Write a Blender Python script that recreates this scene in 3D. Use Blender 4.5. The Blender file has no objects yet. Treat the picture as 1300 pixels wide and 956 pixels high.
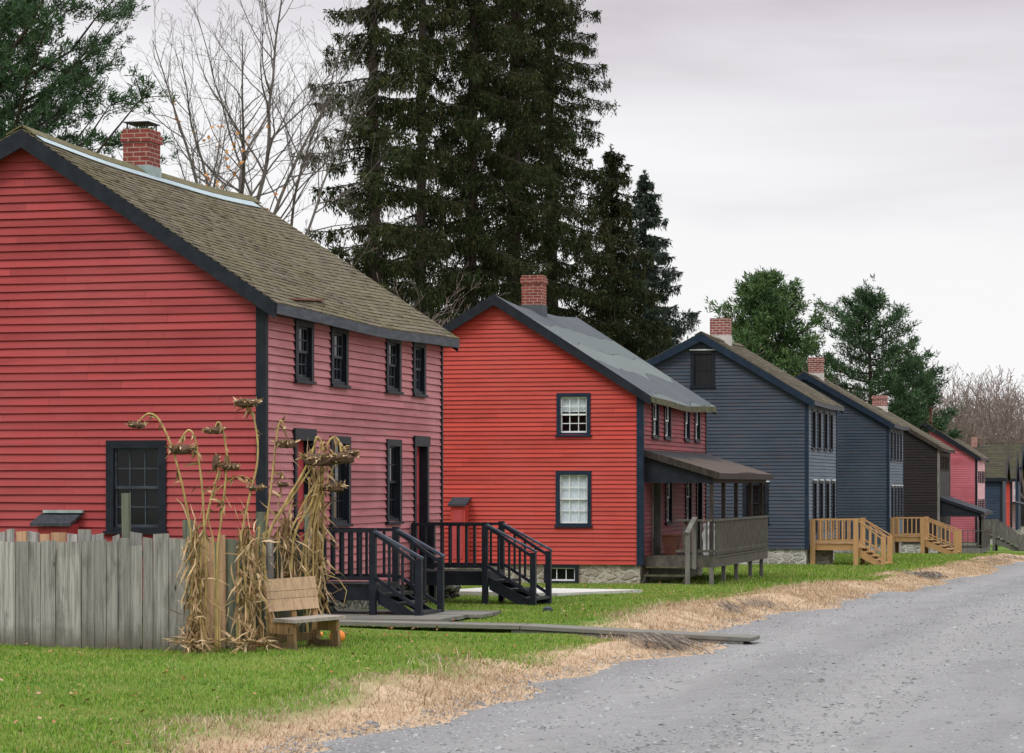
import bpy, math, random
import numpy as np
from mathutils import Vector
R = math.radians
rng = np.random.default_rng(7)
random.seed(7)
SC = bpy.context.scene
COL = SC.collection

# ------------------------------------------------------------------ camera
F = 3400.0                       # focal length in photo pixels (photo 1300 px wide)
YAW = math.atan2(850.0, F)       # the street runs off to the right of the view axis
CA, SA = math.cos(YAW), math.sin(YAW)
EYE = 1.9; HY = 615.0
cam_d = bpy.data.cameras.new('camera'); cam = bpy.data.objects.new('camera', cam_d)
COL.objects.link(cam); SC.camera = cam
cam.location = (0, 0, EYE); cam.rotation_euler = (R(90), 0, YAW)
cam_d.sensor_width = 36; cam_d.lens = 36 * F / 1300
cam_d.shift_y = (HY - 478) / 1300
cam_d.clip_end = 3000; cam_d.clip_start = 0.5

# ------------------------------------------------------------------ sky and sun
SUN_EL, SUN_AZ = R(50), R(205)
world = bpy.data.worlds.new('World'); SC.world = world; world.use_nodes = True
wn = world.node_tree; wn.nodes.clear()
def wnode(t, **k):
    n = wn.nodes.new(t)
    for a, b in k.items(): setattr(n, a, b)
    return n
wo = wnode('ShaderNodeOutputWorld'); bgn = wnode('ShaderNodeBackground'); bgc = wnode('ShaderNodeBackground')
add = wnode('ShaderNodeAddShader')
sky = wnode('ShaderNodeTexSky', sky_type='NISHITA', sun_disc=False, sun_elevation=SUN_EL, sun_rotation=SUN_AZ)
sky.dust_density = 3
wn.links.new(sky.outputs[0], bgn.inputs[0]); bgn.inputs[1].default_value = 0.012
tc = wnode('ShaderNodeTexCoord'); sep = wnode('ShaderNodeSeparateXYZ')
wn.links.new(tc.outputs['Generated'], sep.inputs[0])
mp = wnode('ShaderNodeMapping'); mp.inputs['Scale'].default_value = (1.6, 1.6, 9)
wn.links.new(tc.outputs['Generated'], mp.inputs[0])
cn = wnode('ShaderNodeTexNoise'); cn.inputs['Scale'].default_value = 1.7; cn.inputs['Detail'].default_value = 5; cn.inputs['Roughness'].default_value = .5
cn.inputs['Distortion'].default_value = .4
wn.links.new(mp.outputs[0], cn.inputs['Vector'])
m1 = wnode('ShaderNodeMath', operation='MULTIPLY_ADD'); m1.inputs[1].default_value = .20; m1.inputs[2].default_value = -.10
wn.links.new(cn.outputs[0], m1.inputs[0])
m2 = wnode('ShaderNodeMath', operation='ADD'); wn.links.new(m1.outputs[0], m2.inputs[0]); wn.links.new(sep.outputs[2], m2.inputs[1])
# thicker purple-grey cloud to the right (towards +X), thinner to the left
m3 = wnode('ShaderNodeMath', operation='MULTIPLY_ADD'); m3.inputs[1].default_value = .20; m3.inputs[2].default_value = .035
wn.links.new(sep.outputs[0], m3.inputs[0])
m4 = wnode('ShaderNodeMath', operation='ADD'); wn.links.new(m2.outputs[0], m4.inputs[0]); wn.links.new(m3.outputs[0], m4.inputs[1])
cr = wnode('ShaderNodeValToRGB'); e = cr.color_ramp.elements
e[0].position = 0; e[0].color = (.95, .945, .95, 1)
e[1].position = .11; e[1].color = (.90, .89, .90, 1)
for p, c in ((.15, (.76, .73, .755, 1)), (.20, (.53, .47, .50, 1)), (.30, (.68, .65, .68, 1)), (.5, (1.3, 1.3, 1.35, 1)), (1, (2.0, 2.0, 2.1, 1))):
    q = e.new(p); q.color = c
wn.links.new(m4.outputs[0], cr.inputs[0]); wn.links.new(cr.outputs[0], bgc.inputs[0]); bgc.inputs[1].default_value = 1.0
wn.links.new(bgn.outputs[0], add.inputs[0]); wn.links.new(bgc.outputs[0], add.inputs[1]); wn.links.new(add.outputs[0], wo.inputs[0])
sd = bpy.data.lights.new('sun', 'SUN'); sun = bpy.data.objects.new('sun', sd); COL.objects.link(sun)
sd.energy = 1.45; sd.angle = R(20); sd.color = (1, .97, .93)
dv = Vector((math.sin(SUN_AZ) * math.cos(SUN_EL), math.cos(SUN_AZ) * math.cos(SUN_EL), math.sin(SUN_EL)))
sun.rotation_euler = dv.to_track_quat('Z', 'Y').to_euler()
SC.view_settings.view_transform = 'Standard'; SC.view_settings.look = 'None'
SC.view_settings.exposure = 0.0; SC.view_settings.gamma = 1; SC.view_settings.use_curve_mapping = False
SC.cycles.max_bounces = 6; SC.cycles.transparent_max_bounces = 8

# ------------------------------------------------------------------ measuring helpers (photo measurements on real planes)
def gx(u, Y):
    k = (u - 650) / F; return Y * (k * CA - SA) / (CA + k * SA)
def fy(u, X):
    k = (u - 650) / F; return X * (CA + k * SA) / (k * CA - SA)
def dep(X, Y): return -X * SA + Y * CA
def hz(v, X, Y): return EYE + (HY - v) * dep(X, Y) / F
def pt(u, v, z):
    xr = (u - 650) / F * z
    return np.array((xr * CA - z * SA, xr * SA + z * CA, EYE + (HY - v) * z / F))
FX = -12.24                      # plane of the house fronts
PROF = np.array([(-60, 0), (36, 0), (45, -.08), (60, -.42), (88, -.85), (113, -1.08), (137, -1.72), (162, -2.13), (200, -2.7), (260, -3.2), (1500, -3.5)], float)
def road_edge(y):
    return -6.1 - .25 * np.exp(-((y - 25) / 3.0) ** 2) + .85 * np.exp(-((y - 32.8) / 2.6) ** 2) + .25 * np.sin(y * .31) + .18 * np.sin(y * .83 + 1) + .09 * np.sin(y * 2.1) + .05 * np.sin(y * 5.3)
def gz(x, y):
    x = np.asarray(x, float); y = np.asarray(y, float)
    z = np.interp(y, PROF[:, 0], PROF[:, 1])
    e = road_edge(y)
    d = e - x                                     # metres on the house side of the road edge
    near = np.clip((150 - y) / 60, 0, 1)
    z = z - .10 * np.clip(1 - d / .9, 0, 1) * near                      # road lies lower
    bank = np.exp(-((d - 1.15) / .55) ** 2) * (.07 + .06 * np.sin(y * .55 + .7) + .04 * np.sin(y * 1.7))
    z = z + bank * near * (1 - np.exp(-((y - 33.6) / 1.0) ** 2))
    ditch = np.exp(-((d - 1.1) / .55) ** 2) * np.exp(-((y - 33.2) / 1.0) ** 2)
    z = z - .24 * ditch
    z = z + .015 * np.sin(x * 1.3 + y * .7) + .012 * np.sin(x * .9 - y * 1.9)
    return z

# ------------------------------------------------------------------ object helpers
ORG = {}
def tag(o, label=None, cat=None, group=None, kind=None):
    if label: o['label'] = label
    if cat: o['category'] = cat
    if group: o['group'] = group
    if kind: o['kind'] = kind
    return o
def empty(name, loc, label, cat, group=None):
    o = bpy.data.objects.new(name, None); COL.objects.link(o); o.location = loc
    o.empty_display_size = .3
    ORG[o.name] = np.array(loc, float); return tag(o, label, cat, group)
def link_mesh(name, me, parent, org):
    o = bpy.data.objects.new(name, me); COL.objects.link(o)
    ORG[o.name] = org
    if parent is not None: o.parent = parent
    else: o.location = tuple(org)
    return o
class MB:
    def __init__(s): s.v = []; s.f = []; s.m = []
    def quad(s, a, b, c, d, m=0):
        n = len(s.v); s.v += [tuple(a), tuple(b), tuple(c), tuple(d)]; s.f.append((n, n+1, n+2, n+3)); s.m.append(m)
    def poly(s, pts, m=0):
        n = len(s.v); s.v += [tuple(p) for p in pts]; s.f.append(tuple(range(n, n+len(pts)))); s.m.append(m)
    def hexa(s, p, m=0):         # p: 8 points, bottom 4 then top 4, same winding
        n = len(s.v); s.v += [tuple(q) for q in p]
        for f in ((0,3,2,1), (4,5,6,7), (0,1,5,4), (1,2,6,5), (2,3,7,6), (3,0,4,7)):
            s.f.append(tuple(n+i for i in f)); s.m.append(m)
    def box(s, x0, x1, y0, y1, z0, z1, m=0, j=0):
        P = [(x0,y0,z0), (x1,y0,z0), (x1,y1,z0), (x0,y1,z0), (x0,y0,z1), (x1,y0,z1), (x1,y1,z1), (x0,y1,z1)]
        if j: P = [tuple(c + random.uniform(-j, j) for c in q) for q in P]
        s.hexa(P, m)
    def bar(s, p, q, w, h, up=(0,0,1), m=0):   # box section bar from p to q
        p = Vector(p); q = Vector(q); d = (q - p).normalized(); up = Vector(up)
        sd_ = d.cross(up)
        if sd_.length < 1e-4: sd_ = Vector((1,0,0))
        sd_.normalize(); u = sd_.cross(d)
        a = sd_ * w / 2; b = u * h / 2
        s.hexa([p-a-b, p+a-b, p+a+b, p-a+b, q-a-b, q+a-b, q+a+b, q-a+b], m)
    def tube(s, pts, rad, n=6, m=0, cap=True):
        pts = [Vector(p) for p in pts]; base = len(s.v)
        for i, p in enumerate(pts):
            d = (pts[min(i+1, len(pts)-1)] - pts[max(i-1, 0)]).normalized()
            a = d.orthogonal().normalized() if i == 0 else (a - d * a.dot(d)).normalized()
            b = d.cross(a)
            for k in range(n):
                t = 2*math.pi*k/n
                s.v.append(tuple(p + (a*math.cos(t) + b*math.sin(t)) * rad[i]))
        for i in range(len(pts)-1):
            for k in range(n):
                A = base+i*n+k; B = base+i*n+(k+1) % n
                s.f.append((A, B, B+n, A+n)); s.m.append(m)
        if cap:
            s.f.append(tuple(base+(len(pts)-1)*n+k for k in range(n))); s.m.append(m)
            s.f.append(tuple(base+n-1-k for k in range(n))); s.m.append(m)
    def build(s, name, mats, parent=None, smooth=False):
        if not isinstance(mats, (list, tuple)): mats = [mats]
        V = np.array(s.v, float)
        org = ORG[parent.name] if parent is not None else np.array((V[:,0].mean(), V[:,1].mean(), V[:,2].min()))
        me = bpy.data.meshes.new(name); me.from_pydata((V - org).tolist(), [], s.f)
        for m in mats: me.materials.append(m)
        if len(mats) > 1: me.polygons.foreach_set('material_index', s.m)
        if smooth: me.polygons.foreach_set('use_smooth', [True]*len(s.f))
        me.update()
        return link_mesh(name, me, parent, org)
def np_mesh(name, V, Fc, mat, parent=None, org=None, smooth=False):
    V = np.asarray(V, float); Fc = np.asarray(Fc, np.int32); k = Fc.shape[1]
    if org is None: org = ORG[parent.name] if parent is not None else np.array((V[:,0].mean(), V[:,1].mean(), V[:,2].min()))
    me = bpy.data.meshes.new(name)
    me.vertices.add(len(V)); me.vertices.foreach_set('co', (V - org).astype(np.float32).ravel())
    me.loops.add(Fc.size); me.loops.foreach_set('vertex_index', Fc.ravel())
    me.polygons.add(len(Fc)); me.polygons.foreach_set('loop_start', np.arange(len(Fc), dtype=np.int32)*k)
    if smooth: me.polygons.foreach_set('use_smooth', np.ones(len(Fc), bool))
    me.materials.append(mat); me.update(calc_edges=True)
    return link_mesh(name, me, parent, org)
def leaves_VF(B, D, L, W, roll=None):
    """diamond leaves: base B, direction D, length L, width W"""
    N = len(B); D = D / np.linalg.norm(D, axis=1, keepdims=True)
    r = rng.normal(size=(N, 3)) if roll is None else roll
    S = np.cross(D, r); S /= np.linalg.norm(S, axis=1, keepdims=True) + 1e-9
    L = np.broadcast_to(L, N)[:, None]; W = np.broadcast_to(W, N)[:, None]
    mid = B + D * L * .45
    V = np.stack([B, mid + S * W * .5, B + D * L, mid - S * W * .5], 1).reshape(-1, 3)
    return V, np.arange(4*N).reshape(N, 4)
def copy_tree(o, loc, rz=0, sc=None, label=None, parent=None):
    c = o.copy(); COL.objects.link(c); ORG[c.name] = np.array(loc, float)
    if parent is not None: c.parent = parent
    else:
        c.location = loc; c.rotation_euler = (0, 0, rz)
        if sc: c.scale = sc
        if label: c['label'] = label
    for ch in list(o.children): copy_tree(ch, (0,0,0), parent=c)
    return c

# ------------------------------------------------------------------ materials
class NT:
    def __init__(s, name, rough=.8, spec=.3):
        s.mat = bpy.data.materials.new(name); s.mat.use_nodes = True
        s.nt = s.mat.node_tree; s.b = s.nt.nodes['Principled BSDF']
        s.b.inputs['Roughness'].default_value = rough; s.b.inputs['Specular IOR Level'].default_value = spec
        s.geo = s.n('ShaderNodeNewGeometry')
        s.P = s.geo.outputs['Position']
    def n(s, t, **k):
        q = s.nt.nodes.new(t)
        for a, b in k.items(): setattr(q, a, b)
        return q
    def l(s, a, b): s.nt.links.new(a, b)
    def rand(s): return s.geo.outputs['Random Per Island']
    def mapped(s, sc, rot=(0,0,0), vec=None):
        m = s.n('ShaderNodeMapping'); m.inputs['Scale'].default_value = sc; m.inputs['Rotation'].default_value = rot
        s.l(vec or s.P, m.inputs['Vector']); return m.outputs[0]
    def noise(s, scale, detail=4, rough=.55, vec=None, dist=0):
        q = s.n('ShaderNodeTexNoise'); q.inputs['Scale'].default_value = scale; q.inputs['Detail'].default_value = detail
        q.inputs['Roughness'].default_value = rough; q.inputs['Distortion'].default_value = dist
        s.l(vec or s.P, q.inputs['Vector']); return q.outputs[0]
    def vor(s, scale, vec=None, feature='F1', out='Distance'):
        q = s.n('ShaderNodeTexVoronoi', feature=feature); q.inputs['Scale'].default_value = scale
        s.l(vec or s.P, q.inputs['Vector']); return q.outputs[out]
    def ramp(s, f, stops, interp='LINEAR'):
        q = s.n('ShaderNodeValToRGB'); q.color_ramp.interpolation = interp; e = q.color_ramp.elements
        while len(e) < len(stops): e.new(.5)
        for i, (p, c) in enumerate(stops):
            e[i].position = p; e[i].color = (c if len(c) == 4 else tuple(c)+(1,)) if isinstance(c, tuple) else (c, c, c, 1)
        s.l(f, q.inputs[0]); return q.outputs[0]
    def mix(s, f, a, b, mode='MIX'):
        q = s.n('ShaderNodeMix', data_type='RGBA', blend_type=mode)
        for val, i in ((f, 0), (a, 6), (b, 7)):
            if isinstance(val, (int, float)): q.inputs[i].default_value = val if i == 0 else (val,)*3+(1,)
            elif isinstance(val, tuple): q.inputs[i].default_value = val if len(val) == 4 else val+(1,)
            else: s.l(val, q.inputs[i])
        return q.outputs[2]
    def math(s, op, a, b=0.0, c=0.0):
        q = s.n('ShaderNodeMath', operation=op)
        for i, val in enumerate((a, b, c)):
            if isinstance(val, (int, float)): q.inputs[i].default_value = val
            else: s.l(val, q.inputs[i])
        return q.outputs[0]
    def bump(s, h, st=.3, d=.02):
        q = s.n('ShaderNodeBump'); q.inputs['Strength'].default_value = st; q.inputs['Distance'].default_value = d
        s.l(h, q.inputs['Height']); s.l(q.outputs[0], s.b.inputs['Normal'])
    def col(s, c):
        if isinstance(c, tuple): s.b.inputs['Base Color'].default_value = c if len(c) == 4 else c+(1,)
        else: s.l(c, s.b.inputs['Base Color'])
        return s.mat

def clap_mat(name, c, faded, worn, wear=.5, rough=.6, streak=True):
    """painted lapped boards: tone differs from board to board, paint worn in streaks along the grain"""
    t = NT(name, rough, .16)
    a = t.mix(t.ramp(t.rand(), [(0, 0.0), (1, 1.0)]), tuple(x*.80 for x in c), tuple(min(1, x*1.18) for x in c))
    a = t.mix(t.ramp(t.noise(.55, 4), [(.35, 0.0), (.66, .95)]), a, faded)
    g = t.noise(1, 6, .65, t.mapped((1.2, 1.2, 26)))
    a = t.mix(t.ramp(g, [(.66 - .22*wear, 0.0), (.86 - .16*wear, .85)]), a, worn)
    st = t.noise(1, 4, .7, t.mapped((7, 7, .6)))
    a = t.mix(t.ramp(st, [(.58, 0.0), (.8, .28)]), a, tuple(x*.5 for x in c))
    a = t.mix(t.ramp(t.noise(1, 4, .6, t.mapped((.9, .9, 5))), [(.55, 0.0), (.8, .38)]), a, tuple(x*.45 for x in c))
    spots = t.vor(3.1)
    a = t.mix(t.ramp(spots, [(.0, .55), (.045, 0.0)]), a, tuple(x*.35 + .03 for x in c))
    t.bump(g, .25, .006)
    return t.col(a)
M = {}
M['red1'] = clap_mat('painted_red_boards', (.315, .046, .047), (.335, .066, .068), (.17, .028, .030), .42)
M['red1f'] = clap_mat('faded_sky_sheen_red_boards', (.37, .118, .127), (.45, .19, .20), (.21, .058, .064), .65)  # fading plus the glancing sky sheen, put into the board colour
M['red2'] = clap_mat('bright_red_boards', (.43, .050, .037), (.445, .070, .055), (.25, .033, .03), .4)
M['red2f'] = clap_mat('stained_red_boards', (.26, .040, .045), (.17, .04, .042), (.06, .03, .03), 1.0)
M['blue3'] = clap_mat('worn_blue_boards', (.034, .050, .075), (.052, .071, .098), (.10, .060, .052), .8)
M['blue3f'] = clap_mat('grey_blue_boards', (.085, .118, .155), (.12, .15, .185), (.055, .066, .085), .8)
M['blue4'] = clap_mat('dull_blue_boards', (.035, .053, .079), (.052, .072, .098), (.085, .055, .05), .75)
M['brown5'] = clap_mat('bare_dark_boards', (.012, .0095, .0095), (.018, .014, .014), (.045, .03, .026), .6)
M['pink6'] = clap_mat('pink_boards', (.50, .12, .155), (.53, .155, .195), (.4, .10, .12), .3)
M['pink6f'] = clap_mat('pale_pink_boards', (.66, .38, .40), (.62, .36, .38), (.36, .2, .24), .5)
M['navy7'] = clap_mat('dark_blue_boards', (.024, .040, .068), (.034, .05, .078), (.05, .045, .05), .4)

def paint_mat(name, c, c2, rough=.55, grain=(6, 6, 6)):
    t = NT(name, rough, .2)
    g = t.noise(1, 5, .6, t.mapped(grain))
    t.bump(g, .2, .004)
    return t.col(t.mix(t.ramp(g, [(.4, 0.0), (.75, 1.0)]), c, c2))
M['trim'] = paint_mat('black_blue_trim', (.0075, .010, .0155), (.016, .020, .028))
M['fascia'] = paint_mat('weathered_fascia_lit_sash', (.032, .040, .052), (.075, .088, .105), .6, (3, 3, 14))
M['bluetrim'] = paint_mat('dark_blue_trim', (.007, .017, .034), (.015, .030, .052))
M['railhi'] = paint_mat('worn_black_rail', (.035, .045, .068), (.07, .085, .115), .4)
M['deckblk'] = paint_mat('worn_black_deck', (.016, .018, .02), (.045, .05, .045), .6, (4, 4, 9))
M['white'] = paint_mat('white_sash', (.72, .73, .72), (.55, .56, .55))
M['curtain'] = paint_mat('white_lace', (.78, .80, .82), (.62, .65, .68), .9, (40, 40, 9))
M['door_red'] = paint_mat('red_door', (.36, .045, .05), (.42, .07, .075))
M['rotgrey'] = paint_mat('weathered_grey_wood', (.115, .11, .098), (.20, .19, .168), .85, (11, 11, 2.5))
M['rotbrown'] = paint_mat('dark_brown_wood', (.026, .020, .018), (.065, .05, .04), .85, (12, 12, 3))
M['porchwood'] = paint_mat('brown_grey_porch_wood', (.065, .058, .047), (.135, .122, .10), .85, (9, 9, 4))
M['greenrot'] = paint_mat('mossy_wood', (.06, .06, .032), (.14, .135, .08), .9, (5, 5, 5))
M['dark'] = paint_mat('dark_metal', (.02, .02, .022), (.05, .045, .04), .6)
M['black'] = paint_mat('dark_shingle', (.03, .033, .04), (.075, .08, .09), .9, (20, 20, 20))
M['copper'] = paint_mat('green_flashing', (.22, .30, .28), (.40, .46, .44), .5)
M['flash'] = paint_mat('pale_flashing', (.36, .45, .47), (.26, .33, .35), .4)
M['concrete'] = paint_mat('pale_concrete', (.52, .50, .46), (.40, .39, .36), .9)
M['brown_box'] = paint_mat('rusty_brown', (.16, .07, .045), (.22, .10, .07), .8)

def glass():
    t = NT('window_glass', .05, .5)
    nt = t.nt; nt.nodes.remove(t.b)
    tr = t.n('ShaderNodeBsdfTransparent'); tr.inputs[0].default_value = (.86, .90, .92, 1)
    gl = t.n('ShaderNodeBsdfGlossy'); gl.inputs['Roughness'].default_value = .04; gl.inputs[0].default_value = (.9, .95, 1, 1)
    lw = t.n('ShaderNodeLayerWeight'); lw.inputs[0].default_value = .5
    fr = t.math('ADD', t.math('MULTIPLY', t.math('POWER', lw.outputs['Facing'], 5.0), .9), .022)
    mx = t.n('ShaderNodeMixShader'); t.l(fr, mx.inputs[0]); t.l(tr.outputs[0], mx.inputs[1]); t.l(gl.outputs[0], mx.inputs[2])
    t.l(mx.outputs[0], nt.nodes['Material Output'].inputs[0]); return t.mat
M['glass'] = glass()
def unlitroomglass():
    t = NT('unlit_room_window_glass', .06, .28); t.b.inputs['IOR'].default_value = 1.45
    c = t.mix(t.ramp(t.noise(1.1, 2), [(.4, 0.0), (.7, 1.0)]), (.004, .0045, .005), (.011, .012, .013))
    return t.col(c)
M['unlit_room_glass'] = unlitroomglass()  # opaque pane; darkness of the unlit room behind is put into its colour
def room():
    t = NT('unlit_room_black', .95, .1); return t.col((.012, .012, .013))  # near-black colour stands in for the shade of an unlit room
M['room'] = room()

def shingle_mat(name, a, b, moss, mossamt=.5):
    t = NT(name, .92, .15)
    c = t.mix(t.rand(), a, b)
    c = t.mix(t.ramp(t.noise(1, 5, .7, t.mapped((4, 14, 4))), [(.45, 0.0), (.75, .7)]), c, tuple(x*.4 for x in a))
    c = t.mix(t.ramp(t.noise(.9, 5, .6), [(.60 - .25*mossamt, 0.0), (.85 - .15*mossamt, .8)]), c, moss)
    t.bump(t.noise(40, 3), .4, .01)
    return t.col(c)
M['shingle1'] = shingle_mat('mossy_wood_shingle', (.098, .084, .056), (.175, .148, .104), (.125, .118, .048), .6)
M['shingle3'] = shingle_mat('brown_wood_shingle', (.080, .066, .046), (.135, .115, .082), (.08, .08, .038), .5)
M['shingle7'] = shingle_mat('very_mossy_shingle', (.045, .041, .032), (.075, .068, .050), (.066, .068, .032), .7)
M['mossedge'] = paint_mat('moss_edge', (.10, .09, .045), (.17, .15, .085), .95, (9, 9, 9))
def rolled():
    t = NT('rolled_asphalt_roofing', .85, .25)
    n = t.noise(.7, 4)
    w = t.math('ADD', t.math('MULTIPLY', t.noise(.35, 2), 1.6), t.math('MULTIPLY', t.n('ShaderNodeSeparateXYZ').outputs[1], 0))
    sx = t.n('ShaderNodeSeparateXYZ'); t.l(t.P, sx.inputs[0])
    k = t.math('ADD', t.math('MULTIPLY', sx.outputs[0], 1.05), w)
    band = t.math('FRACT', k); idx = t.math('FLOOR', k)
    wn_ = t.n('ShaderNodeTexWhiteNoise', noise_dimensions='1D'); t.l(idx, wn_.inputs['W'])
    c = t.mix(t.ramp(wn_.outputs[0], [(.1, 0.0), (.9, 1.0)]), (.105, .125, .123), (.17, .195, .185))
    c = t.mix(t.ramp(wn_.outputs[0], [(.70, 0.0), (.72, .85)]), c, (.05, .058, .072))
    c = t.mix(t.ramp(n, [(.4, 0.0), (.7, .35)]), c, (.105, .112, .108))
    c = t.mix(t.ramp(band, [(.0, 0.0), (.955, 0.0), (.975, .85), (1, .85)]), c, (.03, .035, .04))
    t.bump(t.noise(60, 2), .3, .004)
    return t.col(c)
M['rolled'] = rolled()
def porchroof():
    t = NT('patched_porch_roofing', .9, .2)
    sx = t.n('ShaderNodeSeparateXYZ'); t.l(t.P, sx.inputs[0])
    f = t.math('ADD', sx.outputs[0], t.math('MULTIPLY', t.noise(1.1, 3), .9))
    c = t.mix(t.ramp(t.math('ADD', f, 12.0), [(.0, 0.0), (.75, 0.0), (.95, 1.0)]), (.03, .033, .038), (.085, .06, .048))
    return t.col(t.mix(t.ramp(t.noise(6, 4), [(.4, 0.0), (.7, .6)]), c, (.055, .05, .047)))
M['porchroof'] = porchroof()
def brick(name, c1, c2, mortar, s=1.0):
    t = NT(name, .9, .2)
    sx = t.n('ShaderNodeSeparateXYZ'); t.l(t.P, sx.inputs[0])
    cx = t.n('ShaderNodeCombineXYZ'); t.l(t.math('ADD', sx.outputs[0], sx.outputs[1]), cx.inputs[0]); t.l(sx.outputs[2], cx.inputs[1])
    b = t.n('ShaderNodeTexBrick'); t.l(cx.outputs[0], b.inputs['Vector'])
    b.inputs['Scale'].default_value = 1; b.inputs['Brick Width'].default_value = .21*s; b.inputs['Row Height'].default_value = .072*s
    b.inputs['Mortar Size'].default_value = .008*s; b.inputs['Color1'].default_value = c1+(1,); b.inputs['Color2'].default_value = c2+(1,)
    b.inputs['Mortar'].default_value = mortar+(1,); b.inputs['Bias'].default_value = 0
    c = t.mix(t.ramp(t.noise(9, 4), [(.45, 0.0), (.75, .6)]), b.outputs[0], tuple(x*.35 for x in c1))
    t.bump(t.math('SUBTRACT', 1.0, b.outputs[1]), .5, .008)
    return t.col(c)
M['brick'] = brick('chimney_brick', (.26, .060, .045), (.17, .040, .036), (.34, .27, .21))
M['brick_far'] = brick('pale_pointed_brick', (.27, .085, .07), (.20, .065, .055), (.48, .42, .38), 1.25)
def stone(name, c1, c2, mortar, sc):
    t = NT(name, .9, .2)
    v = t.mapped((sc*.62, sc*.62, sc))
    n = t.n('ShaderNodeVectorMath', operation='ADD'); t.l(v, n.inputs[0])
    nn = t.n('ShaderNodeTexNoise'); nn.inputs['Scale'].default_value = 1.3; t.l(v, nn.inputs['Vector'])
    s2 = t.n('ShaderNodeVectorMath', operation='SCALE'); s2.inputs['Scale'].default_value = .7; t.l(nn.outputs[1], s2.inputs[0]); t.l(s2.outputs[0], n.inputs[1])
    cell = t.vor(1.0, n.outputs[0], out='Color'); edge = t.vor(1.0, n.outputs[0], 'DISTANCE_TO_EDGE')
    sp = t.n('ShaderNodeSeparateColor'); t.l(cell, sp.inputs[0])
    c = t.mix(sp.outputs[0], c1, c2)
    c = t.mix(t.ramp(t.noise(14, 5), [(.4, 0.0), (.7, .5)]), c, tuple(x*.5 for x in c1))
    c = t.mix(t.ramp(edge, [(.03, 1.0), (.08, 0.0)]), c, mortar)
    t.bump(t.ramp(edge, [(.0, 0.0), (.16, 1.0)]), .8, .03)
    return t.col(c)
M['stone2'] = stone('rubble_masonry', (.24, .21, .17), (.38, .33, .26), (.40, .37, .31), 5)
M['stone1'] = stone('dark_rubble_masonry', (.10, .095, .075), (.22, .205, .165), (.05, .05, .042), 6)
M['stone3'] = stone('whitewashed_masonry', (.42, .40, .36), (.20, .19, .17), (.52, .50, .45), 5.5)
def plankmat(name, a, b, dark, moss=.35):
    t = NT(name, .85, .2)
    oi = t.n('ShaderNodeObjectInfo')
    c = t.mix(oi.outputs['Random'], a, b)
    g = t.noise(1, 6, .7, t.mapped((30, 30, 1.1)))
    c = t.mix(t.ramp(g, [(.42, 0.0), (.68, .9)]), c, dark)
    c = t.mix(t.ramp(t.noise(1, 5, .65, t.mapped((5, 5, 1.6))), [(.52, 0.0), (.72, .7)]), c, tuple(q*.6 for q in dark))
    sz = t.n('ShaderNodeSeparateXYZ'); t.l(t.P, sz.inputs[0])
    c = t.mix(t.ramp(t.math('ADD', sz.outputs[2], t.math('MULTIPLY', t.noise(6, 4), .25)), [(.14, .75), (.42, 0.0)]), c, (.085, .075, .05))
    c = t.mix(t.ramp(t.vor(1, t.mapped((6, 6, 2.1))), [(.05, .9), (.10, 0.0)]), c, (.03, .025, .02))
    c = t.mix(t.ramp(t.noise(2.3, 4), [(.55, 0.0), (.8, moss)]), c, (.12, .13, .085))
    t.bump(g, .5, .006)
    return t.col(c)
M['plank'] = plankmat('weathered_plank', (.25, .242, .225), (.46, .445, .41), (.105, .098, .088))
M['plank_green'] = plankmat('mossy_plank', (.12, .14, .10), (.20, .215, .16), (.06, .07, .05), .8)
M['plank_new'] = plankmat('tan_plank', (.42, .26, .15), (.52, .33, .20), (.26, .16, .09), .1)
M['bench_wood'] = plankmat('brown_timber', (.40, .235, .10), (.50, .31, .145), (.17, .10, .045), .1)
M['bench_back'] = plankmat('pale_timber', (.47, .33, .20), (.55, .38, .235), (.30, .20, .12), .05)
M['bench_seat'] = paint_mat('grey_worn_seat', (.30, .26, .22), (.42, .38, .34), .75, (9, 30, 9))
def lumber():
    t = NT('new_lumber', .7, .3)
    c = t.mix(t.rand(), (.34, .19, .075), (.47, .28, .125))
    g = t.noise(1, 5, .6, t.mapped((9, 9, 3)))
    return t.col(t.mix(t.ramp(g, [(.45, 0.0), (.8, .5)]), c, (.27, .15, .07)))
M['lumber'] = lumber()
def boardwalk():
    t = NT('grey_boardwalk', .85, .2)
    c = t.mix(t.rand(), (.105, .10, .088), (.20, .19, .165))
    g = t.noise(1, 5, .6, t.mapped((3, 26, 26)))
    return t.col(t.mix(t.ramp(g, [(.45, 0.0), (.8, .7)]), c, (.08, .078, .07)))
M['boardwalk'] = boardwalk()

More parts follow.
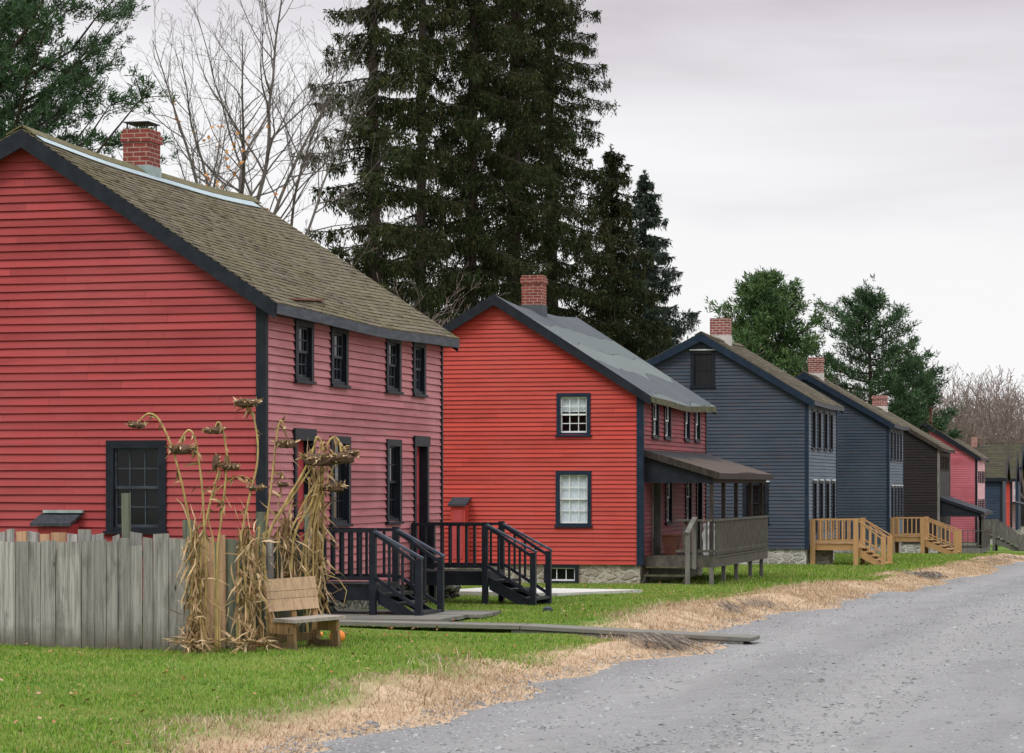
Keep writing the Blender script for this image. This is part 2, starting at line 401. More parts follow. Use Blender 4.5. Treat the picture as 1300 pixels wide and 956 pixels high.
# ground
def ground_mat():
    t = NT('lawn_soil', .95, .1)
    sx = t.n('ShaderNodeSeparateXYZ'); t.l(t.P, sx.inputs[0])
    g = t.mix(t.ramp(t.noise(.45, 5, .6), [(.35, 0.0), (.65, 1.0)]), (.085, .15, .022), (.145, .215, .036))
    g = t.mix(t.ramp(t.noise(7, 4, .7), [(.45, 0.0), (.75, .55)]), g, (.05, .085, .015))
    g = t.mix(t.ramp(t.noise(1.1, 5, .7, dist=.3), [(.60, 0.0), (.74, .4)]), g, (.26, .25, .085))
    d = t.mix(t.ramp(t.noise(3.1, 6, .7), [(.35, 0.0), (.7, 1.0)]), (.36, .25, .16), (.50, .38, .26))
    d = t.mix(t.ramp(t.noise(11, 5, .7), [(.5, 0.0), (.75, .7)]), d, (.17, .105, .06))
    w = t.math('ADD', sx.outputs[0], t.math('MULTIPLY', t.math('SUBTRACT', t.noise(.33, 5, .6), .5), 2.6))
    mr = t.n('ShaderNodeMapRange', interpolation_type='SMOOTHSTEP'); mr.inputs[1].default_value = 30; mr.inputs[2].default_value = 42; mr.inputs[3].default_value = 7.5; mr.inputs[4].default_value = 8.45
    t.l(sx.outputs[1], mr.inputs[0])
    c = t.mix(t.ramp(t.math('ADD', w, mr.outputs[0]), [(.3, 0.0), (.75, 1.0)]), g, d)
    t.bump(t.noise(25, 4), .5, .03)
    return t.col(c)
M['ground'] = ground_mat()
def gravel_mat():
    t = NT('grey_gravel', .9, .2)
    st = t.vor(45, out='Color'); sp = t.n('ShaderNodeSeparateColor'); t.l(st, sp.inputs[0])
    c = t.mix(sp.outputs[0], (.130, .128, .128), (.215, .212, .208))
    c = t.mix(t.ramp(t.noise(.8, 4, .6, t.mapped((1.6, .35, 1))), [(.38, 0.0), (.62, .85)]), c, (.215, .212, .21))
    sx = t.n('ShaderNodeSeparateXYZ'); t.l(t.P, sx.inputs[0])
    tr = t.math('ADD', sx.outputs[0], t.math('MULTIPLY', t.noise(.25, 3), .8))
    c = t.mix(t.ramp(t.math('MULTIPLY', t.math('ADD', tr, 7.0), .14), [(.20, 0.0), (.34, .55), (.44, .1), (.52, .1), (.64, .65), (.76, .15), (1, 0.0)]), c, (.27, .265, .26))
    c = t.mix(t.ramp(t.noise(4.5, 5, .7), [(.52, 0.0), (.75, .45)]), c, (.11, .108, .108))
    c = t.mix(t.ramp(t.vor(7), [(.05, .25), (.10, 0.0)]), c, (.08, .08, .08))
    t.bump(t.vor(45), .5, .01)
    return t.col(c)
M['gravel'] = gravel_mat()
def isl_mat(name, stops, rough=.8, spec=.2, trans=0.0):
    t = NT(name, rough, spec)
    c = t.ramp(t.rand(), stops); t.col(c)
    if trans:
        tr = t.n('ShaderNodeBsdfTranslucent'); t.l(c, tr.inputs[0])
        mx = t.n('ShaderNodeMixShader'); mx.inputs[0].default_value = trans
        t.l(t.b.outputs[0], mx.inputs[1]); t.l(tr.outputs[0], mx.inputs[2]); t.l(mx.outputs[0], t.nt.nodes['Material Output'].inputs[0])
    return t.mat
M['stones'] = isl_mat('loose_stone', [(0, (.12, .12, .122)), (.5, (.19, .19, .192)), (1, (.34, .34, .34))])
M['blade'] = isl_mat('grass_blade', [(0, (.055, .135, .014)), (.5, (.155, .285, .026)), (.82, (.26, .37, .055)), (.93, (.42, .36, .14)), (1, (.45, .38, .18))], .6, .2, .25)
M['dryblade'] = isl_mat('dry_grass_blade', [(0, (.22, .14, .08)), (.35, (.44, .32, .20)), (.85, (.58, .46, .31)), (1, (.66, .56, .42))], .9, .1, .2)
M['darkblade'] = isl_mat('dead_dark_grass', [(0, (.05, .042, .038)), (.5, (.14, .12, .105)), (1, (.30, .24, .18))], .9, .1)
M['fallen'] = isl_mat('fallen_leaf', [(0, (.20, .06, .02)), (.4, (.30, .12, .05)), (.8, (.34, .20, .12)), (1, (.42, .30, .20))], .8)
M['spruce'] = isl_mat('spruce_needles', [(0, (.011, .017, .007)), (.5, (.025, .038, .012)), (.85, (.050, .062, .018)), (1, (.085, .062, .028))], .8, .15, .12)
M['spruce_blue'] = isl_mat('blue_spruce_needles', [(0, (.014, .024, .014)), (.6, (.034, .052, .034)), (.85, (.06, .085, .07)), (1, (.10, .125, .11))], .8, .15, .1)
M['pine'] = isl_mat('pine_needles', [(0, (.018, .045, .018)), (.5, (.050, .105, .035)), (1, (.12, .19, .06))], .7, .2, .15)
M['pine_dark'] = isl_mat('dark_pine_needles', [(0, (.012, .034, .017)), (.5, (.033, .078, .034)), (1, (.08, .145, .055))], .7, .2, .15)
M['orange_leaf'] = isl_mat('orange_leaves', [(0, (.42, .16, .04)), (1, (.65, .34, .12))], .7, .2, .3)
def patchy(m, c, lo, hi, scale, amt):
    nt = m.node_tree; b = nt.nodes['Principled BSDF']; lk = b.inputs['Base Color'].links[0]; src = lk.from_socket
    ge = nt.nodes.new('ShaderNodeNewGeometry'); nz_ = nt.nodes.new('ShaderNodeTexNoise'); nz_.inputs['Scale'].default_value = scale; nz_.inputs['Detail'].default_value = 5
    nt.links.new(ge.outputs['Position'], nz_.inputs['Vector']); rp = nt.nodes.new('ShaderNodeMapRange'); rp.inputs[1].default_value = lo; rp.inputs[2].default_value = hi; rp.inputs[4].default_value = amt
    nt.links.new(nz_.outputs[0], rp.inputs[0]); mx = nt.nodes.new('ShaderNodeMix'); mx.data_type = 'RGBA'
    nt.links.new(rp.outputs[0], mx.inputs[0]); nt.links.new(src, mx.inputs[6]); mx.inputs[7].default_value = c+(1,); nt.links.new(mx.outputs[2], b.inputs['Base Color'])
patchy(M['blade'], (.30, .29, .085), .50, .68, .9, .7)
patchy(M['blade'], (.05, .10, .015), .56, .7, 2.7, .5)
patchy(M['dryblade'], (.22, .15, .095), .5, .68, 1.9, .7)
patchy(M['spruce'], (.075, .062, .030), .52, .66, .55, .55)
patchy(M['spruce'], (.040, .068, .022), .50, .62, 1.1, .5)
patchy(M['pine'], (.11, .16, .055), .5, .62, .7, .6)
patchy(M['pine_dark'], (.075, .125, .05), .5, .62, .7, .55)
def barkm(name, a, b):
    t = NT(name, .95, .1); g = t.noise(1, 5, .7, t.mapped((14, 14, 3))); t.bump(g, .6, .03)
    return t.col(t.mix(t.ramp(g, [(.35, 0.0), (.7, 1.0)]), a, b))
M['bark'] = barkm('dark_bark', (.030, .024, .020), (.075, .062, .052))
M['greybark'] = barkm('grey_bark', (.085, .074, .066), (.17, .152, .136))
M['brushbark'] = barkm('brown_twigs', (.13, .098, .088), (.24, .19, .172))
M['stem'] = paint_mat('yellow_stem', (.46, .34, .13), (.20, .14, .07), .85, (16, 16, 5))
M['husk'] = isl_mat('dry_husk', [(0, (.13, .08, .04)), (.4, (.34, .22, .11)), (.8, (.52, .37, .21)), (1, (.66, .52, .34))], .9)
M['seed'] = isl_mat('dried_flower_head', [(0, (.035, .022, .015)), (.6, (.10, .062, .04)), (1, (.28, .18, .11))], .95)
M['pumpkin'] = paint_mat('orange_squash', (.80, .20, .02), (.85, .32, .07), .45, (9, 9, 9))
M['gourd'] = paint_mat('grey_green_squash', (.13, .17, .13), (.20, .24, .19), .5)

# ------------------------------------------------------------------ ground, road
def terrain():
    xs = np.unique(np.concatenate([np.linspace(-420, -40, 20), np.arange(-40, -14, 1.3), np.arange(-14, -4.0, .16), np.arange(-4, 14, 1.2), np.linspace(14, 420, 18)]))
    ys = np.unique(np.concatenate([np.linspace(-60, 14, 10), np.arange(14, 60, .3), np.arange(60, 130, .8), np.arange(130, 260, 4), np.linspace(262, 1400, 24)]))
    X, Y = np.meshgrid(xs, ys); Z = gz(X, Y)
    V = np.stack([X, Y, Z], -1).reshape(-1, 3); n = len(xs)
    i, j = np.meshgrid(np.arange(len(xs)-1), np.arange(len(ys)-1)); a = (j*n+i).ravel()
    o = np_mesh('ground', V, np.stack([a, a+1, a+n+1, a+n], 1), M['ground'], org=np.zeros(3), smooth=True)
    tag(o, 'green lawn with a strip of tan dead grass along the gravel road', kind='structure')
terrain()
def road():
    ys = np.concatenate([np.arange(-60, 14, 2.), np.arange(14, 70, .25), np.arange(70, 150, 1.), np.arange(150, 1000, 20.)])
    t = np.linspace(0, 1, 26)
    V = []
    for y in ys:
        e = float(road_edge(y)) + rng.normal()*.05
        x = e + (3.6 - e)*t
        crown = .05*np.sin(np.pi*t) + .008 - .02*np.exp(-((t-.3)/.06)**2) - .02*np.exp(-((t-.62)/.06)**2)
        z = np.interp(y, PROF[:,0], PROF[:,1]) - .10*np.clip((150-y)/60, 0, 1) + crown + .015*np.sin(x*1.3+y*.7) + .012*np.sin(x*.9-y*1.9)
        V.append(np.stack([x, np.full_like(x, y), z], -1))
    V = np.concatenate(V); n = len(t)
    i, j = np.meshgrid(np.arange(n-1), np.arange(len(ys)-1)); a = (j*n+i).ravel()
    o = np_mesh('road', V, np.stack([a, a+1, a+n+1, a+n], 1), M['gravel'], org=np.zeros(3), smooth=True)
    tag(o, 'grey gravel road running past the houses', kind='structure')
road()
def blades(name, mat, N, xr, yr, h, w, keep, label, cat, lean=.5, dens=None):
    y = yr[0] + (yr[1]-yr[0])*rng.random(N)**(dens or 1.0); x = rng.uniform(xr[0], xr[1], N)
    k = keep(x, y); x = x[k]; y = y[k]; n = len(x)
    B = np.stack([x, y, gz(x, y) - .005], 1)
    H = h*rng.uniform(.45, 1.25, n); a = rng.uniform(0, 2*np.pi, n); ln = rng.uniform(0, lean, n)*H
    T = B + np.stack([np.cos(a)*ln, np.sin(a)*ln, H], 1)
    b = rng.uniform(0, 2*np.pi, n); S = np.stack([np.cos(b), np.sin(b), 0*b], 1)*(w*rng.uniform(.6, 1.4, n)*(1 + (y-25).clip(0)/60))[:, None]
    V = np.stack([B-S, B+S, T], 1).reshape(-1, 3)
    o = np_mesh(name, V, np.arange(3*n).reshape(n, 3), mat, org=np.zeros(3))
    tag(o, label, cat, kind='stuff')
def nz(x, y, s=1.0):   # cheap smooth noise for patch borders
    return np.sin(x*.9*s + 1.3*np.sin(y*.37*s)) * .5 + np.sin(y*.61*s + 2.1*np.sin(x*.5*s)) * .5 + .3*np.sin(x*2.3*s+y*1.9*s)
def inview(x, y, m=160):
    z = dep(x, y); u = 650 + F*(x*CA + y*SA)/z
    return (u > -m) & (u < 1300+m) & (z > 16)
def bandw(y): t = np.clip((y-30)/12, 0, 1); return .95 + .85*t*t*(3-2*t)
def walkfree(x, y): return (np.abs(y - (33.95 + (x+11)*(-1.05/6.05))) > .42) | (x < -11.1) | (x > -4.8)
def slabfree(x, y): return ~((x > -13.3) & (x < -10.75 + (y-46.8)*.16) & (y > 46.7) & (y < 51.0)) & ~((x > -12.1) & (x < -9.7) & (y > 34.9) & (y < 37.75))
def green(x, y): d = road_edge(y) - x; return (d > bandw(y) + .38*nz(x, y) + .25*rng.normal(size=len(x))) & walkfree(x, y) & slabfree(x, y) & inview(x, y) & (x > FX-(y>46)*8-4)
def dry(x, y): d = road_edge(y) - x; return (d > -.02 + .18*rng.random(len(x))) & (d < bandw(y) + .15 + .38*nz(x, y) + .3*rng.normal(size=len(x))) & walkfree(x, y) & inview(x, y)
blades('lawn_grass', M['blade'], 500000, (-19, -6.6), (17.5, 70), .042, .006, green, 'short green lawn grass before the two nearest houses', 'grass', .8, 1.25)
blades('lawn_grass', M['blade'], 150000, (-17, -6.6), (62, 150), .10, .012, green, 'green lawn grass before the farther blue and pink houses', 'grass', .8, 1.1)
blades('dry_grass', M['dryblade'], 190000, (-10, -5.5), (18, 110), .055, .0045, dry, 'tan dead grass along the road edge', 'dry grass', 1.3, 1.3)
def tall(x, y): return dry(x, y) & (nz(x*1.7, y*1.3) > .35)
blades('dry_grass', M['dryblade'], 12000, (-9, -5.9), (22, 60), .13, .006, tall, 'long tufts of dead grass on the road bank', 'dry grass', 1.6, 1.1)
def scatter_flat(name, mat, N, xr, yr, s, keep, label, cat, up=.012):
    x = rng.uniform(*xr, N); y = yr[0] + (yr[1]-yr[0])*rng.random(N)**1.3; k = keep(x, y); x = x[k]; y = y[k]; n = len(x)
    B = np.stack([x, y, gz(x, y)+up+rng.random(n)*.03], 1); a = rng.uniform(0, 6.28, n)
    D = np.stack([np.cos(a), np.sin(a), rng.uniform(-.2, .7, n)], 1); L = s*rng.uniform(.5, 1.3, n)
    V, Fc = leaves_VF(B, D, L, L*.7, roll=np.stack([rng.normal(size=n)*.3, rng.normal(size=n)*.3, np.ones(n)], 1))
    tag(np_mesh(name, V, Fc, mat, org=np.zeros(3)), label, cat, kind='stuff')
scatter_flat('fallen_leaves', M['fallen'], 3600, (-16, -6), (18, 60), .048, lambda x, y: inview(x, y) & (road_edge(y)-x > .2) & (rng.random(len(x)) < np.clip(.35+.6*nz(x*1.4, y*1.1), .05, 1)), 'brown and orange fallen leaves scattered on the lawn', 'leaves', .035)
def stones(name, N, xr, yr, s, keep, label):
    x = rng.uniform(*xr, N); y = yr[0] + (yr[1]-yr[0])*rng.random(N)**1.6; k = keep(x, y); x = x[k]; y = y[k]; n = len(x)
    z = np.interp(y, PROF[:,0], PROF[:,1]) - .10 + .05*np.sin(np.pi*((x-road_edge(y))/(3.6-road_edge(y))).clip(0, 1)) + .015*np.sin(x*1.3+y*.7) + .012*np.sin(x*.9-y*1.9)
    z = np.maximum(z, gz(x, y))
    r = s*rng.lognormal(0, .45, n)
    O = np.array([(1,0,0), (-.5,.87,0), (-.5,-.87,0), (0,0,.5), (.5,.6,.3)])
    a = rng.uniform(0, 6.28, n); c, s_ = np.cos(a), np.sin(a)
    P = O[None]*r[:, None, None]*rng.uniform(.7, 1.3, (n, 5, 3))
    V = np.stack([P[...,0]*c[:,None]-P[...,1]*s_[:,None], P[...,0]*s_[:,None]+P[...,1]*c[:,None], P[...,2]], -1) + np.stack([x, y, z+.004], 1)[:, None]
    Fl = np.array([(0,4,3), (0,1,4), (4,1,3), (1,2,3), (2,0,3)])
    Fc = (np.arange(n)*5)[:, None, None] + Fl[None]
    tag(np_mesh(name, V.reshape(-1,3), Fc.reshape(-1,3), M['stones'], org=np.zeros(3)), label, 'gravel', kind='stuff')
def onroad(x, y):
    d = x - road_edge(y)
    return inview(x, y) & (d > -.35) & (rng.random(len(x)) < np.where(d < 1.4, 1.0, .28))
stones('gravel_stones', 110000, (-6.9, 1), (18, 75), .0115, onroad, 'loose grey gravel stones lying on the road')
def darkclump():
    Vs = []
    for (u, v, L, W, n) in ((725, 832, .8, .2, 420), (958, 784, .7, .15, 150), (985, 776, .8, .16, 150), (1128, 751, 3, .2, 260), (1150, 748, 2, .2, 160), (1285, 712, 8, .3, 160)):
        p = pt(u, v, 3400*2.05/(v-HY)) if v > 760 else pt(u, v, 3400*(EYE+1.0)/(v-HY))
        yc = p[1]; y = yc + rng.uniform(-L, L, n); x = road_edge(y) - .55 - .1 + rng.normal(size=n)*W*.8
        B = np.stack([x, y, gz(x, y)+.06+rng.random(n)*.09], 1)
        D = np.stack([np.full(n, .8)+rng.normal(size=n)*.25, rng.normal(size=n)*.3-.25, -.45+rng.normal(size=n)*.15], 1)
        V, _ = leaves_VF(B, D, rng.uniform(.14, .34, n), .016*(1+(v < 760)*2), roll=np.stack([rng.normal(size=n)*.3, rng.normal(size=n)*.3, np.ones(n)], 1)); Vs.append(V)
    V = np.concatenate(Vs)
    tag(np_mesh('matted_grass', V, np.arange(len(V)).reshape(-1, 4), M['darkblade'], org=np.zeros(3)), 'dark matted dead grass hanging over the eroded road bank', 'dead grass', kind='stuff')
darkclump()

# ------------------------------------------------------------------ houses
def strip(mb, mapf, za, zb, c0, c1, H0, H1, da, db, seg=1.1, key=0):
    """a run of one board from za..zb between edges (lo0,hi0) at za and (lo1,hi1) at zb, bulging da at za and db at zb"""
    (lo0, hi0), (lo1, hi1) = c0, c1
    n = max(1, int(max(hi0-lo0, hi1-lo1)/seg))
    base = len(mb.v)
    for i in range(n+1):
        t = i/n; s0 = lo0+(hi0-lo0)*t; s1 = lo1+(hi1-lo1)*t
        j0 = .003*math.sin(s0*2.1+H0*37) + .002*math.sin(s0*5.3+H0*91); j1 = .003*math.sin(s1*2.1+H1*37) + .002*math.sin(s1*5.3+H1*91)
        w = .0025*math.sin(s0*3.3+H0*53)
        lo = za + (j0 if abs(za-H0) < 1e-6 else 0); top = abs(zb-H1) < .002; hi = zb + (j1 if top else 0)
        if top: prof_ = ((lo, -.012, s0), (lo, da+w, s0), (hi-.0085, db+(da-db)*.08, s1), (hi-.0085, -.012, s1), (hi, -.012, s1))
        else: prof_ = ((lo, 0, s0), (lo, da+w, s0), (hi, db, s1), (hi, db, s1), (hi, db, s1))
        for (zz, dd_, ss) in prof_: mb.v.append(tuple(mapf(ss, zz, dd_)))
    for i in range(n):
        a = base+5*i; b = a+5
        for q in range(4 if abs(zb-H1) < .002 else 2):
            mb.f.append((a+q, b+q, b+q+1, a+q+1)); mb.m.append(0)
def clapboards(mb, mapf, z0, z1, expo, rng_fn, openings, out=.028):
    nz_ = int(math.ceil((z1-z0)/expo))
    for i in range(nz_):
        za = z0+i*expo; zb = min(z1, za+expo+.0005)
        cuts = sorted({za, zb} | {z for o in openings for z in (o[2], o[3]) if za+.004 < z < zb-.004})
        # board joints of this course
        L0, H0_ = rng_fn(za)
        js = []; s = L0 + random.uniform(.6, 3.2)
        while s < H0_ - .4: js.append(s); s += random.uniform(2.0, 4.2)
        for a, b in zip(cuts[:-1], cuts[1:]):
            lo0, hi0 = rng_fn(a); lo1, hi1 = rng_fn(b)
            if hi0-lo0 < .02: continue
            if hi1 < lo1: lo1 = hi1 = (lo1+hi1)/2
            zm = (a+b)/2
            blk = sorted((o[0], o[1]) for o in openings if o[2] < zm < o[3])
            runs = []; x = (lo0, lo1)
            for p, q in blk:
                if q <= max(lo0, lo1) or p >= min(hi0, hi1): continue
                runs.append((x, (max(p, lo0), max(p, lo1)))); x = (q, q)
            runs.append((x, (hi0, hi1)))
            for (l, h) in runs:
                if h[0]-l[0] < .004: continue
                edges = [l] + [(j, j) for j in js if l[0]+.1 < j < h[0]-.1 and l[1]+.05 < j < h[1]-.05] + [h]
                for e0, e1 in zip(edges[:-1], edges[1:]):
                    g = .0012
                    strip(mb, mapf, a, b, (e0[0]+g, e1[0]-g), (e0[1]+g, max(e0[1]+g, e1[1]-g)), za, za+expo, out*(1-(a-za)/expo)+.003, out*(1-(b-za)/expo)+.003)

def window(house, plane, s0, s1, z0, z1, cas, sashm, mapf, rows=2, cols=3, curtain=0, sill=True, header=None, detail=2, frame_w=.1, double=True, curtop=None):
    """plane map: mapf(s,z,d) with d outward. s0..s1,z0..z1 = outer casing"""
    def bx(mb, a, b, c, d, e, f): mb.hexa([mapf(a,c,e), mapf(b,c,e), mapf(b,c,f), mapf(a,c,f), mapf(a,d,e), mapf(b,d,e), mapf(b,d,f), mapf(a,d,f)])
    w = frame_w; mb = MB()
    bx(mb, s0, s0+w, z0, z1-w, -.05, .048); bx(mb, s1-w, s1, z0, z1-w, -.05, .048); bx(mb, s0, s1, z1-w, z1, -.05, .048)
    bx(mb, s0+w, s1-w, z0, z0+.05, -.05, .03)
    fr = mb.build('window', cas, house)
    if sill:
        mb = MB(); bx(mb, s0-.03, s1+.03, z0-.045, z0-.002, -.02, .075); mb.build('sill', cas, fr)
    if header:
        mb = MB(); bx(mb, s0-.03, s1+.03, z1+.002, z1+.04, -.02, .07); mb.build('drip_cap', header, fr)
    a, b, c, d = s0+w, s1-w, z0+.05, z1-w
    if detail >= 1:
        mb = MB(); t = .03; zm = (c+d)/2
        for (zz0, zz1, off) in ((c, zm+.015, -.035), (zm-.015, d, -.012)) if double else ((c, d, -.02),):
            e, f = off-.025, off
            bx(mb, a, a+t, zz0, zz1, e, f); bx(mb, b-t, b, zz0, zz1, e, f); bx(mb, a+t, b-t, zz0, zz0+t*1.3, e, f); bx(mb, a+t, b-t, zz1-t, zz1, e, f)
            for k in range(1, cols):
                x = a + (b-a)*k/cols; bx(mb, x-.009, x+.009, zz0+t*1.3, zz1-t, e+.004, f-.003)
            for k in range(1, rows):
                z = zz0 + (zz1-zz0)*k/rows
                for q in range(cols):
                    x0 = a+t if q == 0 else a+(b-a)*q/cols+.009; x1 = b-t if q == cols-1 else a+(b-a)*(q+1)/cols-.009
                    bx(mb, x0, x1, z-.009, z+.009, e+.004, f-.003)
        mb.build('sash', sashm, fr)
    mb = MB(); zm = (c+d)/2
    for (p_, q_, e_) in (((c, zm, -.052), (zm, d, -.029)) if double else ((c, d, -.035),)): mb.quad(mapf(a, p_, e_), mapf(b, p_, e_), mapf(b, q_, e_), mapf(a, q_, e_))
    mb.build('pane', M['glass'] if curtain else M['unlit_room_glass'], fr)
    if curtain:
        zt = d; zb = c + (d-c)*(1-curtain); n = 26; mb = MB()
        for q in range(n):
            x0 = a+(b-a)*q/n; x1 = a+(b-a)*(q+1)/n
            e0 = -.085+.012*math.sin(q*1.7); e1 = -.085+.012*math.sin((q+1)*1.7)
            mb.quad(mapf(x0, zb, e0), mapf(x1, zb, e1), mapf(x1, zt, e1), mapf(x0, zt, e0))
        mb.build('curtain', M['curtain'], fr)
    return fr
def door(house, s0, s1, z0, z1, mapf, cas, leaf, head=.16):
    def bx(mb, a, b, c, d, e, f): mb.hexa([mapf(a,c,e), mapf(b,c,e), mapf(b,c,f), mapf(a,c,f), mapf(a,d,e), mapf(b,d,e), mapf(b,d,f), mapf(a,d,f)])
    mb = MB(); w = .1
    bx(mb, s0+w, s1-w, z0, z1-head, -.14, -.10)
    for (p, q, r_, t) in ((.08, .46, .08, .44), (.54, .92, .08, .44), (.08, .46, .52, .93), (.54, .92, .52, .93)):
        W = s1-s0-2*w; Hh = z1-head-z0
        bx(mb, s0+w+W*p, s0+w+W*q, z0+Hh*r_, z0+Hh*t, -.10, -.088)
    d = mb.build('door', leaf, house)
    mb = MB(); bx(mb, s0, s0+w, z0, z1-head, -.14, .048); bx(mb, s1-w, s1, z0, z1-head, -.14, .048); bx(mb, s0-.03, s1+.03, z1-head, z1, -.14, .06)
    mb.build('door_frame', cas, d)
    mb = MB(); kz = z0+.95; bx(mb, s0+w+.05, s0+w+.09, kz, kz+.05, -.088, -.045); mb.build('knob', M['dark'], d)

class House:
    def __init__(s, name, label, Y0, Y1, Zg, Zw, Ze, Xr, Zr, Xb, wallg, wallf, trim, expo, rake=None, group='wooden houses standing in a row along the road', ovx=.25, ovy=.22):
        s.Y0, s.Y1, s.Zg, s.Zw, s.Ze, s.Xr, s.Zr, s.Xb = Y0, Y1, Zg, Zw, Ze, Xr, Zr, Xb
        s.trim = trim; s.ovx = ovx; s.ovy = ovy; s.wallg, s.wallf, s.expo = wallg, wallf, expo
        s.root = empty(name, (Xr, (Y0+Y1)/2, Zg), label, 'house', group)
        s.slope = (Zr-Ze)/(Xr-FX)            # negative dz/dx towards the road
        s.gop = []; s.fop = []
    def zroof(s, X):
        return s.Zr + s.slope*(X-s.Xr) if X >= s.Xr else s.Zr - (s.Xr-X)*(s.Zr-s.Zeb)/(s.Xr-s.Xb)
    def gmap(s, a, z, d): return (a, s.Y0-d, z)
    def fmap(s, a, z, d): return (FX+d, a, z)
    def walls(s, rear_drop=0):
        s.Zeb = s.Ze - rear_drop
        th = .06
        def rg(z):
            zr = s.Zr - th; k = max(0, (z - (s.Ze-th)))/(s.Zr-s.Ze); kb = max(0, (z-(s.Zeb-th)))/(s.Zr-s.Zeb)
            return (s.Xb + (s.Xr-s.Xb)*min(1, kb), FX - (FX-s.Xr)*min(1, k))
        mb = MB(); clapboards(mb, s.gmap, s.Zw, s.Zr-th, s.expo, rg, s.gop)
        mb.build('gable_wall', s.wallg, s.root)
        mb = MB(); clapboards(mb, s.fmap, s.Zw, s.Ze-.16, s.expo, lambda z: (s.Y0, s.Y1), s.fop)
        mb.build('front_wall', s.wallf, s.root)
        mb = MB()   # far gable and back, then a near-black liner painting in the unlit rooms
        P = [(s.Xb, s.Zw), (FX, s.Zw), (FX, s.Ze-th-.05), (s.Xr, s.Zr-th-.05), (s.Xb, s.Zeb-th-.05)]
        mb.poly([(x, s.Y1, z) for x, z in reversed(P)]); mb.quad((s.Xb, s.Y0, s.Zw), (s.Xb, s.Y0, s.Zeb-.16), (s.Xb, s.Y1, s.Zeb-.16), (s.Xb, s.Y1, s.Zw))
        mb.build('rear_wall', s.wallg, s.root)
        mb = MB(); i = .30
        P = [(s.Xb+i, s.Zw), (FX-i, s.Zw), (FX-i, s.Ze-th-.1), (s.Xr, s.Zr-th-.35), (s.Xb+i, s.Zeb-th-.1)]
        for Y in (s.Y0+i, s.Y1-i): mb.poly([(x, Y, z) for x, z in P])
        n = len(P)
        for k in range(n):
            (x0, z0), (x1, z1) = P[k], P[(k+1) % n]; mb.quad((x0, s.Y0+i, z0), (x1, s.Y0+i, z1), (x1, s.Y1-i, z1), (x0, s.Y1-i, z0))
        mb.build('unlit_liner', M['room'], s.root)
    def trimwork(s, cw=.10, color=None, fasc=None, rake=None):
        t = color or s.trim
        mb = MB(); mb.box(FX-cw, FX+.045, s.Y0-.045, s.Y0-.001, s.Zw-.02, s.Ze-.06); mb.box(FX+.002, FX+.0475, s.Y0-.0009, s.Y0+cw*.5, s.Zw-.02, s.Ze-.06); mb.build('corner_board', t, s.root)
        mb = MB(); mb.box(FX+.001, FX+.045, s.Y1-.04, s.Y1+.03, s.Zw-.02, s.Ze-.06); mb.build('corner_board', t, s.root)
        mb = MB(); mb.box(s.Xb-.026, s.Xb+cw, s.Y0-.045, s.Y0-.001, s.Zw-.02, s.Zeb-.06); mb.build('corner_board', t, s.root)
    def roofpts(s, th=.12):
        """front slope from ridge to eave tip"""
        xe = FX+s.ovx; return s.Xr, s.Zr+.03, xe, s.Zr+.03 + s.slope*(xe-s.Xr)
    def roof(s, kind, sag=.05, shw=.16, course=.14, rakew=.2, fasc_m=None, shm=None, edge=None):
        ya, yb = s.Y0-s.ovy, s.Y1+s.ovy
        x0, z0, x1, z1 = s.roofpts(); L = math.hypot(x1-x0, z1-z0)
        nx, nz_ = (z0-z1)/L, (x1-x0)/L       # outward normal of the front slope
        def P(t, y, h=0):
            k = (y-ya)/(yb-ya)
            g = -sag*math.sin(math.pi*k)*(1-.45*t) - .02*math.sin(k*9+t*3)*sag*8*math.sin(math.pi*k)
            return (x0+(x1-x0)*t+nx*h, y, z0+(z1-z0)*t+nz_*h+g)
        xb = s.Xb-s.ovx; zb = s.Zr+.03-(s.Xr-xb)*(s.Zr-s.Zeb)/(s.Xr-s.Xb)
        LB = math.hypot(x0-xb, z0-zb)
        def Q(t, y, h=0):
            k = (y-ya)/(yb-ya)
            return (x0+(xb-x0)*t-(z0-zb)/LB*h, y, z0+(zb-z0)*t+(x0-xb)/LB*h-sag*math.sin(math.pi*k)*(1-.45*t))
        m = M['black'] if shm is None else shm
        mb = MB(); N = 16
        for f, mm in ((P, 0), (Q, 0)):
            for i in range(N):
                for j in range(6):
                    a, b = ya+(yb-ya)*i/N, ya+(yb-ya)*(i+1)/N; t0, t1 = j/6, (j+1)/6
                    mb.quad(f(t0, a, 0), f(t1, a, 0), f(t1, b, 0), f(t0, b, 0))
                    mb.quad(f(t0, a, -.05), f(t0, b, -.05), f(t1, b, -.05), f(t1, a, -.05))
            for i in range(N):
                a, b = ya+(yb-ya)*i/N, ya+(yb-ya)*(i+1)/N
                mb.quad(f(1, a, -.05), f(1, b, -.05), f(1, b, 0), f(1, a, 0))
            mb.quad(f(0, ya, -.05), f(1, ya, -.05), f(1, ya, 0), f(0, ya, 0)); mb.quad(f(0, yb, -.05), f(1, yb, -.05), f(1, yb, 0), f(0, yb, 0))
        rf = mb.build('roof', m if kind != 'shingle' else M['rotbrown'], s.root)
